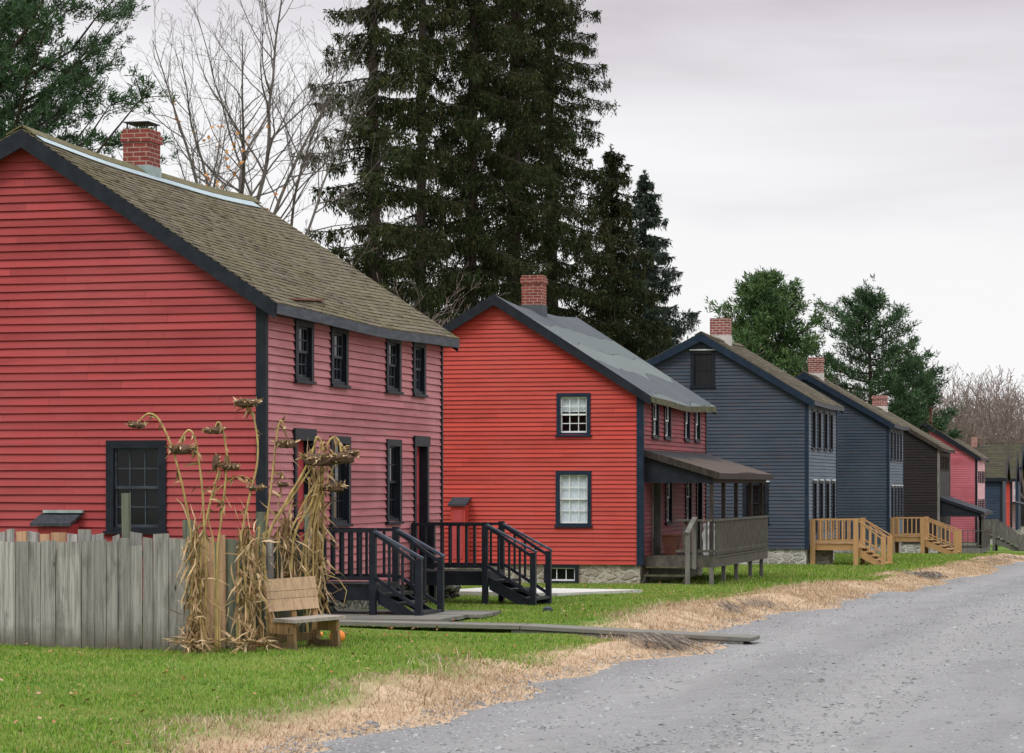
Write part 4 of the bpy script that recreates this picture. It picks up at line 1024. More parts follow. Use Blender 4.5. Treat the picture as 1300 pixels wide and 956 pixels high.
# grey boarded stairs in front of the pink house
s6 = stoop(h6.root, h6.Y0+.6, h6.Y0+2.6, gx(1263, h6.Y0+.6), hz(680, -9.5, h6.Y0), hz(660, -9.5, h6.Y0), -2.25, gx(1296, h6.Y0+.6), M['rotgrey'], M['rotgrey'], M['rotgrey'], nst=6, postw=.16, balw=.13, sp=.17, newel=.9)

# ---- three further houses standing sideways to the road, seen from their eaves
def side_house(name, label, uL, uR, vtop, veave, vbase, Y, wall, roofm, trim, wfront, chim=None, win=()):
    X0, X1 = gx(uL, Y), gx(uR, Y); Zg = hz(vbase, X1, Y); Ze = hz(veave, X1, Y); D = 4.0; Zr = hz(vtop, X1, Y+D/2)
    r = empty(name, ((X0+X1)/2, Y+D/2, Zg), label, 'house', 'wooden houses standing in a row along the road')
    mb = MB(); clapboards(mb, lambda s, z, d: (s, Y-d, z), Zg+.3, Ze, .2, lambda z: (X0, X1), [])
    mb.build('front_wall', wall, r)
    mb = MB()
    def rg(z): k = max(0, z-Ze)/(Zr-Ze); return (Y+D/2*k, Y+D-D/2*k)
    clapboards(mb, lambda s, z, d: (X1+d, s, z), Zg+.3, Zr-.05, .2, rg, list(win)); mb.build('gable_wall', wfront, r)
    mb = MB(); mb.quad((X0, Y+D, Zg), (X1, Y+D, Zg), (X1, Y+D, Ze), (X0, Y+D, Ze)); mb.poly([(X0, Y, Zg), (X0, Y+D, Zg), (X0, Y+D, Ze), (X0, Y+D/2, Zr), (X0, Y, Ze)]); mb.build('rear_wall', wall, r)
    mb = MB(); o = .3; sl = (Zr-Ze)/(D/2); L = math.hypot(D/2+o, (D/2+o)*sl)
    def P(t, x, h=0, sg=-1):
        return (x, Y+D/2+sg*(D/2+o)*t, Zr+.08-(D/2+o)*sl*t+h)
    rmb = MB()
    for sg in (-1, 1): rmb.hexa([P(0, X0-o, -.05, sg), P(0, X1+o, -.05, sg), P(1, X1+o, -.05, sg), P(1, X0-o, -.05, sg), P(0, X0-o, 0, sg), P(0, X1+o, 0, sg), P(1, X1+o, 0, sg), P(1, X0-o, 0, sg)])
    rf = rmb.build('roof', M['rotbrown'], r)
    nc = int(L/.2)
    for sg in (-1, 1):
        for c in range(nc+1):
            t1 = min(1.01, 1-(nc-c)*.2/L); t0 = max(0, t1-.28/L)
            if t1 < .02: continue
            x = X0-o
            while x < X1+o:
                w = random.uniform(.25, .6); e_ = min(X1+o, x+w)-.01
                if e_-x > .03: mb.hexa([P(t0, x, .002, sg), P(t1, x, .004, sg), P(t1, e_, .004, sg), P(t0, e_, .002, sg), P(t0, x, .012, sg), P(t1, x, .05, sg), P(t1, e_, .05, sg), P(t0, e_, .012, sg)])
                x += w
    mb.build('shingles', roofm, rf)
    mb = MB()
    for sg in (-1, 1): mb.hexa([P(0, X1+o, -.3, sg), P(1, X1+o, -.3, sg), P(1, X1+o+.05, -.3, sg), P(0, X1+o+.05, -.3, sg), P(0, X1+o, .02, sg), P(1, X1+o, .02, sg), P(1, X1+o+.05, .02, sg), P(0, X1+o+.05, .02, sg)])
    mb.build('rake_board', trim, rf)
    mb = MB(); mb.box(X0-o, X1+o, Y-o-.04, Y-o, Ze-.27, Ze-.03); mb.build('fascia', trim, rf)
    mb = MB(); mb.box(X1-.12, X1+.05, Y-.07, Y-.001, Zg+.2, Ze-.1); mb.build('corner_board', trim, r)
    mb = MB(); mb.box(X0+.05, X1-.05, Y+.05, Y+D-.05, Zg-.5, Zg+.3); mb.build('foundation', M['stone3'], r)
    for (a, b, c, d) in win:
        mb = MB(); mb.box(X1-.1, X1+.04, a, b, c, d); w = mb.build('window', M['white'], r)
        mb = MB(); mb.box(X1+.041, X1+.05, a+.08, b-.08, c+.08, d-.08); mb.build('pane', M['glass'], w)
    if chim:
        xc = gx(chim[0], Y+D/2); mb = MB(); mb.box(xc-.24, xc+.24, Y+D/2-.25, Y+D/2+.25, Zr-.4, hz(chim[1], xc, Y+D/2)); mb.build('chimney', M['brick_far'], rf)
    return X0, X1, Zg, Ze, Zr, r
side_house('wooden_house', 'small dark blue house with very mossy roof to the right of the pink house', 1228, 1272, 578, 606, 682, 186, M['navy7'], M['shingle7'], M['trim'], M['navy7'])
X0, X1, Zg, Ze, Zr, r8 = side_house('wooden_house', 'narrow red house behind the small dark blue one, with a dark lean-to porch', 1250, 1284.5, 576, 607, 680, 203, M['red2'], M['shingle7'], M['trim'], M['pink6f'], None, win=((205, 206.2, .7, 2.6),))
mb = MB(); mb.hexa([(X1+.04, 203.2, hz(637, X1, 203)-.1), (X1+2.6, 203.2, hz(646, X1, 203)-.1), (X1+2.6, 209, hz(646, X1, 203)-.1), (X1+.04, 209, hz(637, X1, 203)-.1), (X1+.04, 203.2, hz(637, X1, 203)), (X1+2.6, 203.2, hz(646, X1, 203)), (X1+2.6, 209, hz(646, X1, 203)), (X1+.04, 209, hz(637, X1, 203))])
lp = mb.build('porch', M['trim'], r8)
mb = MB()
for y in (203.4, 206, 208.7): mb.box(X1+2.4, X1+2.52, y, y+.12, Zg, hz(646, X1, 203)-.1)
mb.build('post', M['trim'], lp)
side_house('wooden_house', 'blue house with a broad mossy roof rising behind the narrow red house', 1215, 1292, 566, 592, 676, 226, M['navy7'], M['shingle7'], M['bluetrim'], M['navy7'], (1237, 555))
side_house('wooden_house', 'black house at the right edge of the picture, farthest of the row', 1235, 1312, 563, 592, 672, 250, M['brown5'], M['shingle7'], M['trim'], M['brown5'], (1247, 556))

# ------------------------------------------------------------------ walkways, slab
def planks_walk(name, label, pts, w, zt, board=.5, thick=.05, along=True):
    pass
r = empty('boardwalk', (-9, 34.4, 0), 'long low plank walk leading from the black stairs across the bank to the road', 'boardwalk')
mb = MB(); Xa, Ya, Xb_, Yb_ = -11.0, 34.15, -5.15, 33.15
for i in range(3):
    o0 = -.30+i*.21
    for (t0, t1) in ((0, .47), (.473, 1.0)):
        xa, ya = Xa+(Xb_-Xa)*t0, Ya+(Yb_-Ya)*t0+o0; xb, yb = Xa+(Xb_-Xa)*t1, Ya+(Yb_-Ya)*t1+o0
        za, zb = .085-.17*max(0, t0-.5), .085-.17*max(0, t1-.5)
        mb.hexa([(xa, ya, za-.045), (xb, yb, zb-.045), (xb, yb+.195, zb-.045), (xa, ya+.195, za-.045), (xa, ya, za), (xb, yb, zb), (xb, yb+.195, zb), (xa, ya+.195, za)])
mb.build('deck_board', M['boardwalk'], r)
mb = MB()
for o0 in (-.27, .27):
    xa, ya = Xa+(Xb_-Xa)*.45, Ya+(Yb_-Ya)*.45+o0; xb, yb = Xb_-.12, Yb_+o0
    mb.hexa([(xa, ya, -.10), (xb, yb, -.14), (xb, yb+.05, -.14), (xa, ya+.05, -.10), (xa, ya, .028), (xb, yb, -.042), (xb, yb+.05, -.042), (xa, ya+.05, .028)])
mb.build('bearer', M['rotgrey'], r)
r = empty('wooden_platform', (-10.3, 36.3, 0), 'low grey board platform on the lawn at the foot of the nearer black stairs', 'platform')
mb = MB()
for i in range(9):
    y = 35.0+i*.30; mb.box(-12.0+.02*i, -9.75+(.2 if i > 4 else 0)+random.uniform(-.03, .03), y, y+.285, .02, .065+random.uniform(0, .006))
mb.build('deck_board', M['boardwalk'], r)
mb = MB(); mb.box(-12.0, -9.95, 34.94, 34.98, -.08, .05); mb.box(-9.9, -9.86, 35.0, 37.6, -.1, .018); mb.build('bearer', M['rotbrown'], r)
mb = MB(); mb.hexa([(-13.2, 46.8, -.35), (-10.85, 46.8, -.35), (-10.15, 51, -.35), (-13.2, 51, -.35), (-13.2, 46.8, -.03), (-10.85, 46.8, -.05), (-10.15, 51, -.14), (-13.2, 51, -.12)])
tag(mb.build('concrete_slab', M['concrete']), 'pale flat concrete slab in the grass before the bright red house', 'slab')
mb = MB(); 
p = pt(695, 781, 3400*1.99/(781-HY))
def rock(mb, c, r, sq=.7, n=7):
    base = len(mb.v); rings = [(-.6, .75), (0, 1), (.5, .8), (.85, .4)]
    for (h, s_) in rings:
        for k in range(n):
            a = 2*math.pi*k/n+random.uniform(-.2, .2); rr = r*s_*random.uniform(.8, 1.15)
            mb.v.append((c[0]+rr*math.cos(a), c[1]+rr*math.sin(a), c[2]+r*sq*h+random.uniform(-.1, .1)*r))
    for i in range(len(rings)-1):
        for k in range(n): mb.f.append((base+i*n+k, base+i*n+(k+1) % n, base+(i+1)*n+(k+1) % n, base+(i+1)*n+k)); mb.m.append(0)
    mb.f.append(tuple(base+(len(rings)-1)*n+k for k in range(n))); mb.m.append(0)
rock(mb, (p[0], p[1], gz(p[0], p[1])+.03), .085)
o = mb.build('stone', M['fascia']); tag(o, 'small grey stone lying alone on the lawn past the second stairs', 'stone')
# dark rubble pier under the second stoop
mb = MB()
for i in range(26):
    rock(mb, (FX+.10+random.uniform(0, .22), h1.Y1-.25+random.uniform(-.25, .25), -.05+.42*random.random()), random.uniform(.07, .12))
mb.build('stone_pier', M['stone1'], h1.root)
mb = MB()
for i in range(30):
    rock(mb, (FX+.10+random.uniform(0, .2), 36.9+random.uniform(-.5, 1.0), -.05+.34*random.random()), random.uniform(.06, .10))
mb.build('stone_pier', M['stone1'], h1.root)

# ------------------------------------------------------------------ picket fence
YF = 29.05
fence = empty('board_fence', (gx(120, YF), YF, 0), 'weathered grey board fence on the lawn in front of the nearest red house', 'fence')
def plank(u0, u1, vt, Y, mat, zb=-.08, slope=0, th=.022, curv=0):
    a, b = gx(u0, Y), gx(u1, Y); z = hz(vt, a, Y); mb = MB()
    n = 4; base = len(mb.v); zs = [zb+(z-zb)*i/n for i in range(n+1)]; bow = random.uniform(-.006, .006); tw = random.uniform(-.008, .008)
    ny = max(2, int((b-a)/.03)); 
    for i in range(n+1):
        o_ = bow*math.sin(math.pi*i/n); dy = tw*i/n
        zz0 = zs[i]; zz1 = zs[i] + (slope if i == n else 0)
        mb.v += [(a+o_, Y-th+dy, zz0), (b+o_, Y-th-dy, zz1), (b+o_, Y-dy, zz1), (a+o_, Y+dy, zz0)]
    for i in range(n):
        p = base+4*i
        for q in ((0,1,5,4), (1,2,6,5), (2,3,7,6), (3,0,4,7)): mb.f.append(tuple(p+k for k in q)); mb.m.append(0)
    p = base+4*n; mb.f.append((p, p+1, p+2, p+3)); mb.m.append(0)
    mb.build('plank', mat, fence)
edges = [-34, -19, -4, 6.5, 20.5, 38, 52.5, 72.5, 90, 104.5, 121, 136, 151, 167.5, 182, 195.5, 215, 237.5, 245]
tops = [689, 688, 687, 688, 687, 687, 687, 688, 688, 687, 686, 688, 683, 693, 682, 678, 683, 684]
for i in range(len(tops)):
    plank(edges[i]+random.uniform(0, .3), edges[i+1]-random.uniform(.4, 1.0), tops[i], YF + random.uniform(-.012, .014), M['plank_green'] if i == 17 else M['plank'], slope=random.uniform(-.02, .015))
Y2 = 29.25   # second section behind the stalks, mixed new and old boards
for (u0, u1, vt, m, zs) in ((246, 260, 690, 'plank_green', 0), (257, 272, 684, 'plank_new', .03), (273, 283, 688, 'plank_green', 0), (276.5, 286.5, 679, 'plank_new', .0), (287, 300, 684, 'plank_green', 0), (316, 324, 694, 'plank_new', 0), (301, 315, 686, 'plank_green', 0),
                            (325, 335, 686, 'plank_green', 0), (336, 347, 684, 'plank', 0), (348, 360, 685, 'plank_green', 0), (361, 369, 683, 'plank', 0), (369.5, 377, 690, 'plank_green', 0), (377.5, 386, 687, 'plank_green', 0), (386.5, 397, 684, 'plank_green', 0)):
    Y2 = 29.25 + max(0, u0-285)/112*1.45; plank(u0, u1, vt, Y2 + (.03 if m == 'plank_new' else .0) - (.04 if (u0 in (276.5, 257)) else 0), M[m], slope=zs)
# back layer of taller odd boards showing over the tops
for (u0, u1, vt, m) in ((0, 8, 676, 'plank'), (9, 19, 672, 'plank'), (21, 35, 675, 'plank_new'), (36, 50, 674, 'plank'), (51, 64, 678, 'plank_new'), (66, 84, 676, 'plank_new'), (86, 99, 677, 'plank'), (100, 116, 672, 'plank'), (117, 132, 679, 'plank'), (144, 152, 681, 'plank'), (165, 181, 675, 'plank')):
    plank(u0, u1, vt, YF+.16, M[m], zb=.2, slope=random.uniform(-.03, .03))
for (u, vt, w, Y, m) in ((157.5, 626, .115, YF+.19, 'plank_green'), (236, 660, .13, YF+.16, 'plank_green'), (329.5, 650, .14, 29.95, 'plank_green'), (391, 628, .135, 30.75, 'plank_green'), (-20, 640, .12, YF+.16, 'plank_green')):
    x = gx(u, Y); mb = MB(); mb.tube([(x, Y+.06, -.1), (x+.01, Y+.06, .8), (x, Y+.06, hz(vt, x, Y))], [w*.53, w*.52, w*.5], 8); mb.build('post', M[m], fence)
for z in (.3, 1.05):
    mb = MB(); mb.box(gx(-34, YF), gx(244, YF), YF+.036, YF+.075, z, z+.09); mb.build('rail', M['plank'], fence); mb = MB(); mb.bar((gx(290, 29.36), 29.36, z+.045), (gx(396, 30.72), 30.72, z+.045), .04, .09); mb.build('rail', M['plank'], fence)

# ------------------------------------------------------------------ bench
zb_ = 31.6
def P3(u, v, z): return Vector(pt(u, v, z))
bench = empty('garden_bench', (-9.8, 29.0, 0), 'rough wooden bench of short tan boards standing before the corn stalks', 'bench')
BX0, BX1, BYf = gx(346, 30.2), gx(421, 30.6), 29.35
bx_, bw, bd = gx(343, 28.6), .80, .48
BA = R(58); BO = pt(374, 810, 30.6)
def bl(x, y, z): # bench local -> world: x along the seat, y towards the back, left end sunk a little
    x *= .74; return (BO[0] + x*math.cos(BA) - y*math.sin(BA), BO[1] + x*math.sin(BA) + y*math.cos(BA), z*1.0 + .03*x - .02)
def bbox(mb, x0, x1, y0, y1, z0, z1, tilt=0):
    mb.hexa([bl(x0, y0+tilt*z0, z0), bl(x1, y0+tilt*z0, z0), bl(x1, y1+tilt*z0, z0), bl(x0, y1+tilt*z0, z0), bl(x0, y0+tilt*z1, z1), bl(x1, y0+tilt*z1, z1), bl(x1, y1+tilt*z1, z1), bl(x0, y1+tilt*z1, z1)])
bench.location = bl(.45, .25, 0); ORG[bench.name] = np.array(bench.location)
mb = MB(); bbox(mb, -.04, 1.0, -.03, .16, .335, .375); mb.build('seat_board', M['bench_seat'], bench)
mb = MB(); bbox(mb, -.04, 1.0, .168, .36, .335, .375); mb.build('seat_board', M['bench_seat'], bench)
for (z0, z1) in ((.45, .585), (.59, .675), (.68, .82)):
    mb = MB(); bbox(mb, -.03, .98, .33, .355, z0, z1, .22); mb.build('back_board', M['bench_back'], bench)
for x in (.0, .45, .88):
    mb = MB(); bbox(mb, x, x+.09, .36, .40, .1, .79, .22); mb.build('back_post', M['bench_wood'], bench)
for x in (.0, .88):
    for (ya, yb, yc, yd) in ((-.02, .13, .03, .14), (.44, .59, .34, .45)):
        mb = MB(); mb.hexa([bl(x, ya, -.06), bl(x+.05, ya, -.06), bl(x+.05, yb, -.06), bl(x, yb, -.06), bl(x, yc, .334), bl(x+.05, yc, .334), bl(x+.05, yd, .334), bl(x, yd, .334)]); mb.build('leg', M['bench_wood'], bench)
    mb = MB(); bbox(mb, x+.01, x+.045, .13, .44, -.03, .09); mb.build('brace', M['bench_wood'], bench)
    mb = MB(); bbox(mb, x-.012, x-.001, .02, .46, .20, .333); mb.build('brace', M['bench_wood'], bench)
mb = MB(); bbox(mb, .051, .879, .46, .50, .08, .17); mb.build('stretcher', M['bench_wood'], bench)

# ------------------------------------------------------------------ pumpkins
def pumpkin(c, r, sq, label, mat=None, long=None, name='pumpkin'):
    mb = MB(); n = 20; m = 9
    for i in range(m+1):
        th = math.pi*i/m
        for k in range(n):
            a = 2*math.pi*k/n; rr = r*math.sin(th)*(1+.07*abs(math.cos(a*4)))
            x, y, z = rr*math.cos(a), rr*math.sin(a), r*sq*math.cos(th)
            if long:   # elongated squash leaning
                z *= long; x += z*.35
            mb.v.append((c[0]+x, c[1]+y, c[2]+z))
    for i in range(m):
        for k in range(n): mb.f.append((i*n+k, (i+1)*n+k, (i+1)*n+(k+1) % n, i*n+(k+1) % n)); mb.m.append(0)
    rt = empty(name, (c[0], c[1], c[2]-r*sq), label, 'pumpkin' if name == 'pumpkin' else 'squash')
    mb.build('body', mat or M['pumpkin'], rt, True)
    mb = MB(); top = c[2]+r*sq*(long or 1)*.96; sx = .35*(top-c[2]) if long else 0
    mb.tube([(c[0]+sx, c[1], top-.01), (c[0]+sx+.01, c[1], top+.03), (c[0]+sx+.03, c[1], top+.045)], [.016, .011, .012], 6); mb.build('stalk', M['gourd'], rt)
def gp(u, v): return pt(u, v, 3400*EYE/(v-HY))
p = pt(428, 812, 32.0); pumpkin((p[0], p[1], .085), .095, .85, 'orange pumpkin on the grass at the right end of the bench')
p = gp(330, 822); pumpkin((p[0], p[1], .05), .065, .72, 'small orange pumpkin tucked in the dry stalks left of the bench')
p = gp(395, 812); pumpkin((p[0], p[1]+.25, .05), .07, .6, 'flat orange pumpkin half hidden underneath the bench')
p = gp(266, 822); pumpkin((p[0]-.03, p[1], .12), .06, 1.0, 'long orange squash leaning against the first bundle of stalks', long=2.1, name='squash')
p = gp(319, 820); pumpkin((p[0], p[1], .05), .07, .7, 'grey green squash lying among the stalks beside the small orange pumpkin', M['gourd'], name='squash')

# ------------------------------------------------------------------ corn stalk bundles
def ribbon(mb, p, d, L, w, curl, n=5):
    p = np.array(p, float); d = np.array(d, float); d /= np.linalg.norm(d); s = np.cross(d, rng.normal(size=3)); s /= np.linalg.norm(s)+1e-9
    base = len(mb.v)
    for i in range(n+1):
        t = i/n; ww = w*(1-t**2*.85)/2; tw = s*math.cos(t*2.2)+np.cross(d, s)*math.sin(t*2.2)
        mb.v += [tuple(p-tw*ww), tuple(p+tw*ww)]
        d = d + np.array(curl)*L/n + rng.normal(size=3)*.17; d /= np.linalg.norm(d); p = p+d*L/n
    for i in range(n): a = base+2*i; mb.f.append((a, a+1, a+3, a+2)); mb.m.append(0)
def bundle(u, v0, v1, w, label, nl=170, ns=7, zd=30.4):
    a = pt(u, v0, zd); b = pt(u, v1, zd); H = b[2]-a[2]
    rt = empty('corn_shock', (a[0], a[1], max(0, a[2])), label, 'corn stalks', 'bundles of dried stalks tied against the fence')
    mb = MB()
    for i in range(ns):
        o = rng.normal(size=2)*w*.35; t = rng.normal(size=2)*w*.5
        q = [(a[0]+o[0]+t[0]*k+.02*math.sin(k*5+i), a[1]+o[1]+t[1]*k*.5, a[2]+H*k*rng.uniform(.9, 1.0)) for k in np.linspace(0, 1, 6)]
        mb.tube(q, [.012]*6, 5)
    mb.build('stalk', M['stem'], rt)
    mb = MB()
    for i in range(nl):
        k = rng.random()**.9; o = rng.normal(size=2)*w*(.42+.25*(1-k))
        up = rng.choice([1, -1], p=[.3, .7])
        d = (rng.normal()*.45, rng.normal()*.35-.1, up*.9)
        ribbon(mb, (a[0]+o[0], a[1]+o[1]*.7-.05, a[2]+H*k), d, rng.uniform(.15, .5)*min(1, .5+H), rng.uniform(.012, .038), (rng.normal()*.3, 0, -1.6))
    for i in range(60 if v0 > 800 else 0):   # litter at the foot
        o = rng.normal(size=2)*w
        ribbon(mb, (a[0]+o[0], a[1]+o[1]-.1, max(.03, a[2]+.05+rng.random()*.1)), (rng.normal(), rng.normal()*.5-.2, rng.uniform(-.1, .5)), rng.uniform(.15, .4), .02, (0, 0, -1))
    mb.build('husk_leaves', M['husk'], rt)
bundle(250, 826, 675, .10, 'bundle of dried stalks and husks tied at the end of the grey fence boards')
bundle(319, 826, 668, .13, 'bundle of dried corn stalks standing just left of the bench', 210)
bundle(366, 730, 655, .10, 'short tangle of dried husks hanging behind the bench back', 110, 4, 31.7)
bundle(403, 775, 590, .10, 'tall bundle of dried stalks standing behind the bench by the last fence post', 190, 7, 31.9)

# ------------------------------------------------------------------ sunflowers
def sunflower(label, stem, head, hw, z=30.35, r=.016, up=False, tuft=True, face=None):
    q = [pt(u, v, z + random.uniform(-.02, .02)) for u, v in stem]
    b = q[0]; rt = empty('sunflower', (b[0], b[1], 0), label, 'sunflower', 'dead sunflowers rising above the fence')
    # smooth the polyline and carry the stem to the soil
    Q = [np.array((b[0]+random.uniform(-.04, .04), b[1]+random.uniform(-.03, .05), -.02))] + q
    S = []
    for i in range(len(Q)-1):
        p0, p1, p2, p3 = Q[max(0, i-1)], Q[i], Q[i+1], Q[min(len(Q)-1, i+2)]
        for t in np.linspace(0, 1, 5, endpoint=False):
            S.append(.5*((2*p1)+(-p0+p2)*t+(2*p0-5*p1+4*p2-p3)*t*t+(-p0+3*p1-3*p2+p3)*t**3))
    S.append(Q[-1]); n = len(S); r *= .85; hw *= 1.12
    mb = MB(); mb.tube(S, [r*(1.15-.45*i/n)*(1+.12*math.sin(i*2.3)) for i in range(n)], 6); mb.build('stem', M['stem'], rt, True)
    c = pt(*head, z); rad = hw/2*z/F
    mb = MB(); m = 16; ax = np.array((0, 0, -1.0)) if face is None else np.array(face, float); ax /= np.linalg.norm(ax)
    e1 = np.cross(ax, (0, 1, .01)); e1 /= np.linalg.norm(e1); e2 = np.cross(ax, e1)
    rings = [(-.34, .22), (-.30, .75), (-.05, 1.0), (.22, .9), (.30, .5), (.26, .05)]
    for h, s_ in rings:
        for k in range(m):
            a_ = 2*math.pi*k/m; rr = rad*s_*(1+random.uniform(-.10, .10)); mb.v.append(tuple(c+ax*h*rad*1.1+e1*rr*math.cos(a_)+e2*rr*math.sin(a_)+rng.normal(size=3)*rad*.04))
    for i in range(len(rings)-1):
        for k in range(m): mb.f.append((i*m+k, i*m+(k+1) % m, (i+1)*m+(k+1) % m, (i+1)*m+k)); mb.m.append(0)
    mb.f.append(tuple(range(m))[::-1]); mb.m.append(0); mb.build('seed_head', M['seed'], rt)
    mb = MB()
    for k in range(int(34)):
        a_ = rng.uniform(0, 6.28); d = e1*math.cos(a_)+e2*math.sin(a_); p_ = c+d*rad*.85-ax*rad*.15
        ribbon(mb, p_, d*1.0-ax*rng.uniform(-.5, 1.0)+rng.normal(size=3)*.4, rad*rng.uniform(.25, .75), rad*.22, (0, 0, -2), 3)
    if tuft:
        for k in range(11):
            i = random.randrange(n//3, n-1); ribbon(mb, S[i], rng.normal(size=3)*.5+np.array((0, 0, -.6)), rng.uniform(.06, .22), .035, (0, 0, -3), 4)
    mb.build('dry_petals', M['husk'], rt)
sunflower('leftmost dead sunflower, its thin stem arching over to the left above the window', [(244, 705), (239, 655), (228, 602), (216, 562), (202, 533), (190, 525), (181, 530), (176, 536)], (174, 540), 19)
sunflower('dead sunflower with ragged drooping head just right of the dark gable window', [(262, 705), (260, 680), (257, 623), (252, 582), (247, 555), (240, 546), (232, 554), (229, 564)], (230, 571), 27)
sunflower('dead sunflower with flat brown head on a tight hook, third from the left', [(276, 705), (279, 675), (286, 615), (288, 578), (282, 544), (277, 536), (273, 543)], (271, 547), 21)
sunflower('short branched sunflower with brown head hanging under the tight hooked one', [(277, 700), (284, 640), (287, 590), (288, 577), (291, 584)], (293, 593), 20, r=.01)
sunflower('tallest dead sunflower, a broad dark head held flat beside the corner board', [(303, 715), (308, 672), (318, 625), (326, 592), (327, 560), (322, 530), (318, 520), (315, 515)], (314, 512), 27)
sunflower('wilted sunflower with rusty head on a long low arch against the red gable', [(272, 700), (265, 660), (270, 630), (286, 614), (305, 604), (318, 609), (322, 614)], (325, 620), 18, r=.009)
sunflower('sunflower head turned sideways with dark shrivelled leaves on its slanting stalk', [(255, 705), (262, 660), (270, 625), (278, 598), (282, 588)], (274, 587), 17, face=(-.8, -.6, .2))
sunflower('dead sunflower with crumpled pale husk beside the first front door', [(336, 710), (338, 672), (345, 610), (350, 565), (354, 540), (358, 534), (361, 548)], (363, 564), 24, z=31.0)
sunflower('small sunflower with a tiny rusty head on a dark thread of stem', [(352, 700), (353, 650), (356, 620), (357, 600), (359, 600), (360, 606)], (360, 615), 13, r=.005, z=31.2)
sunflower('thick stalked sunflower bent under the widest pale head in the cluster', [(340, 690), (362, 640), (385, 600), (398, 570), (402, 555), (408, 562), (411, 575)], (405, 584), 36, r=.022, z=31.6)
sunflower('sunflower with broad pale head at the right of the cluster, before the front window', [(372, 690), (395, 640), (408, 592), (417, 562), (425, 555), (431, 562), (433, 575)], (433, 582), 32, r=.019, z=31.6)
sunflower('sunflower with curled husk at the far right tip of the cluster', [(398, 680), (408, 630), (425, 590), (437, 568), (444, 566)], (447, 575), 15, r=.01, z=31.6)
sunflower('sunflower with a dark bristly head hanging low in front of the front window', [(388, 700), (396, 660), (405, 620), (412, 597), (419, 594), (422, 605)], (423, 619), 26, r=.017, z=31.6)
mb = MB()
for (st, r_) in (([(338, 678), (375, 625), (399, 588), (412, 560)], .013), ([(362, 690), (385, 640), (396, 620), (412, 606)], .012), ([(380, 740), (386, 690), (398, 650), (405, 630)], .013), ([(410, 728), (430, 735), (440, 750), (436, 770)], .007), ([(408, 718), (425, 730), (414, 735)], .006), ([(384, 720), (400, 740), (412, 760)], .008)):
    mb.tube([pt(u, v, 31.6) for u, v in st], [r_, r_*.9, r_*.8, r_*.7][:len(st)], 5)
tag(mb.build('leaning_stalks', M['stem']), 'loose yellow stalks leaning across the fence behind the bench', 'stalks')

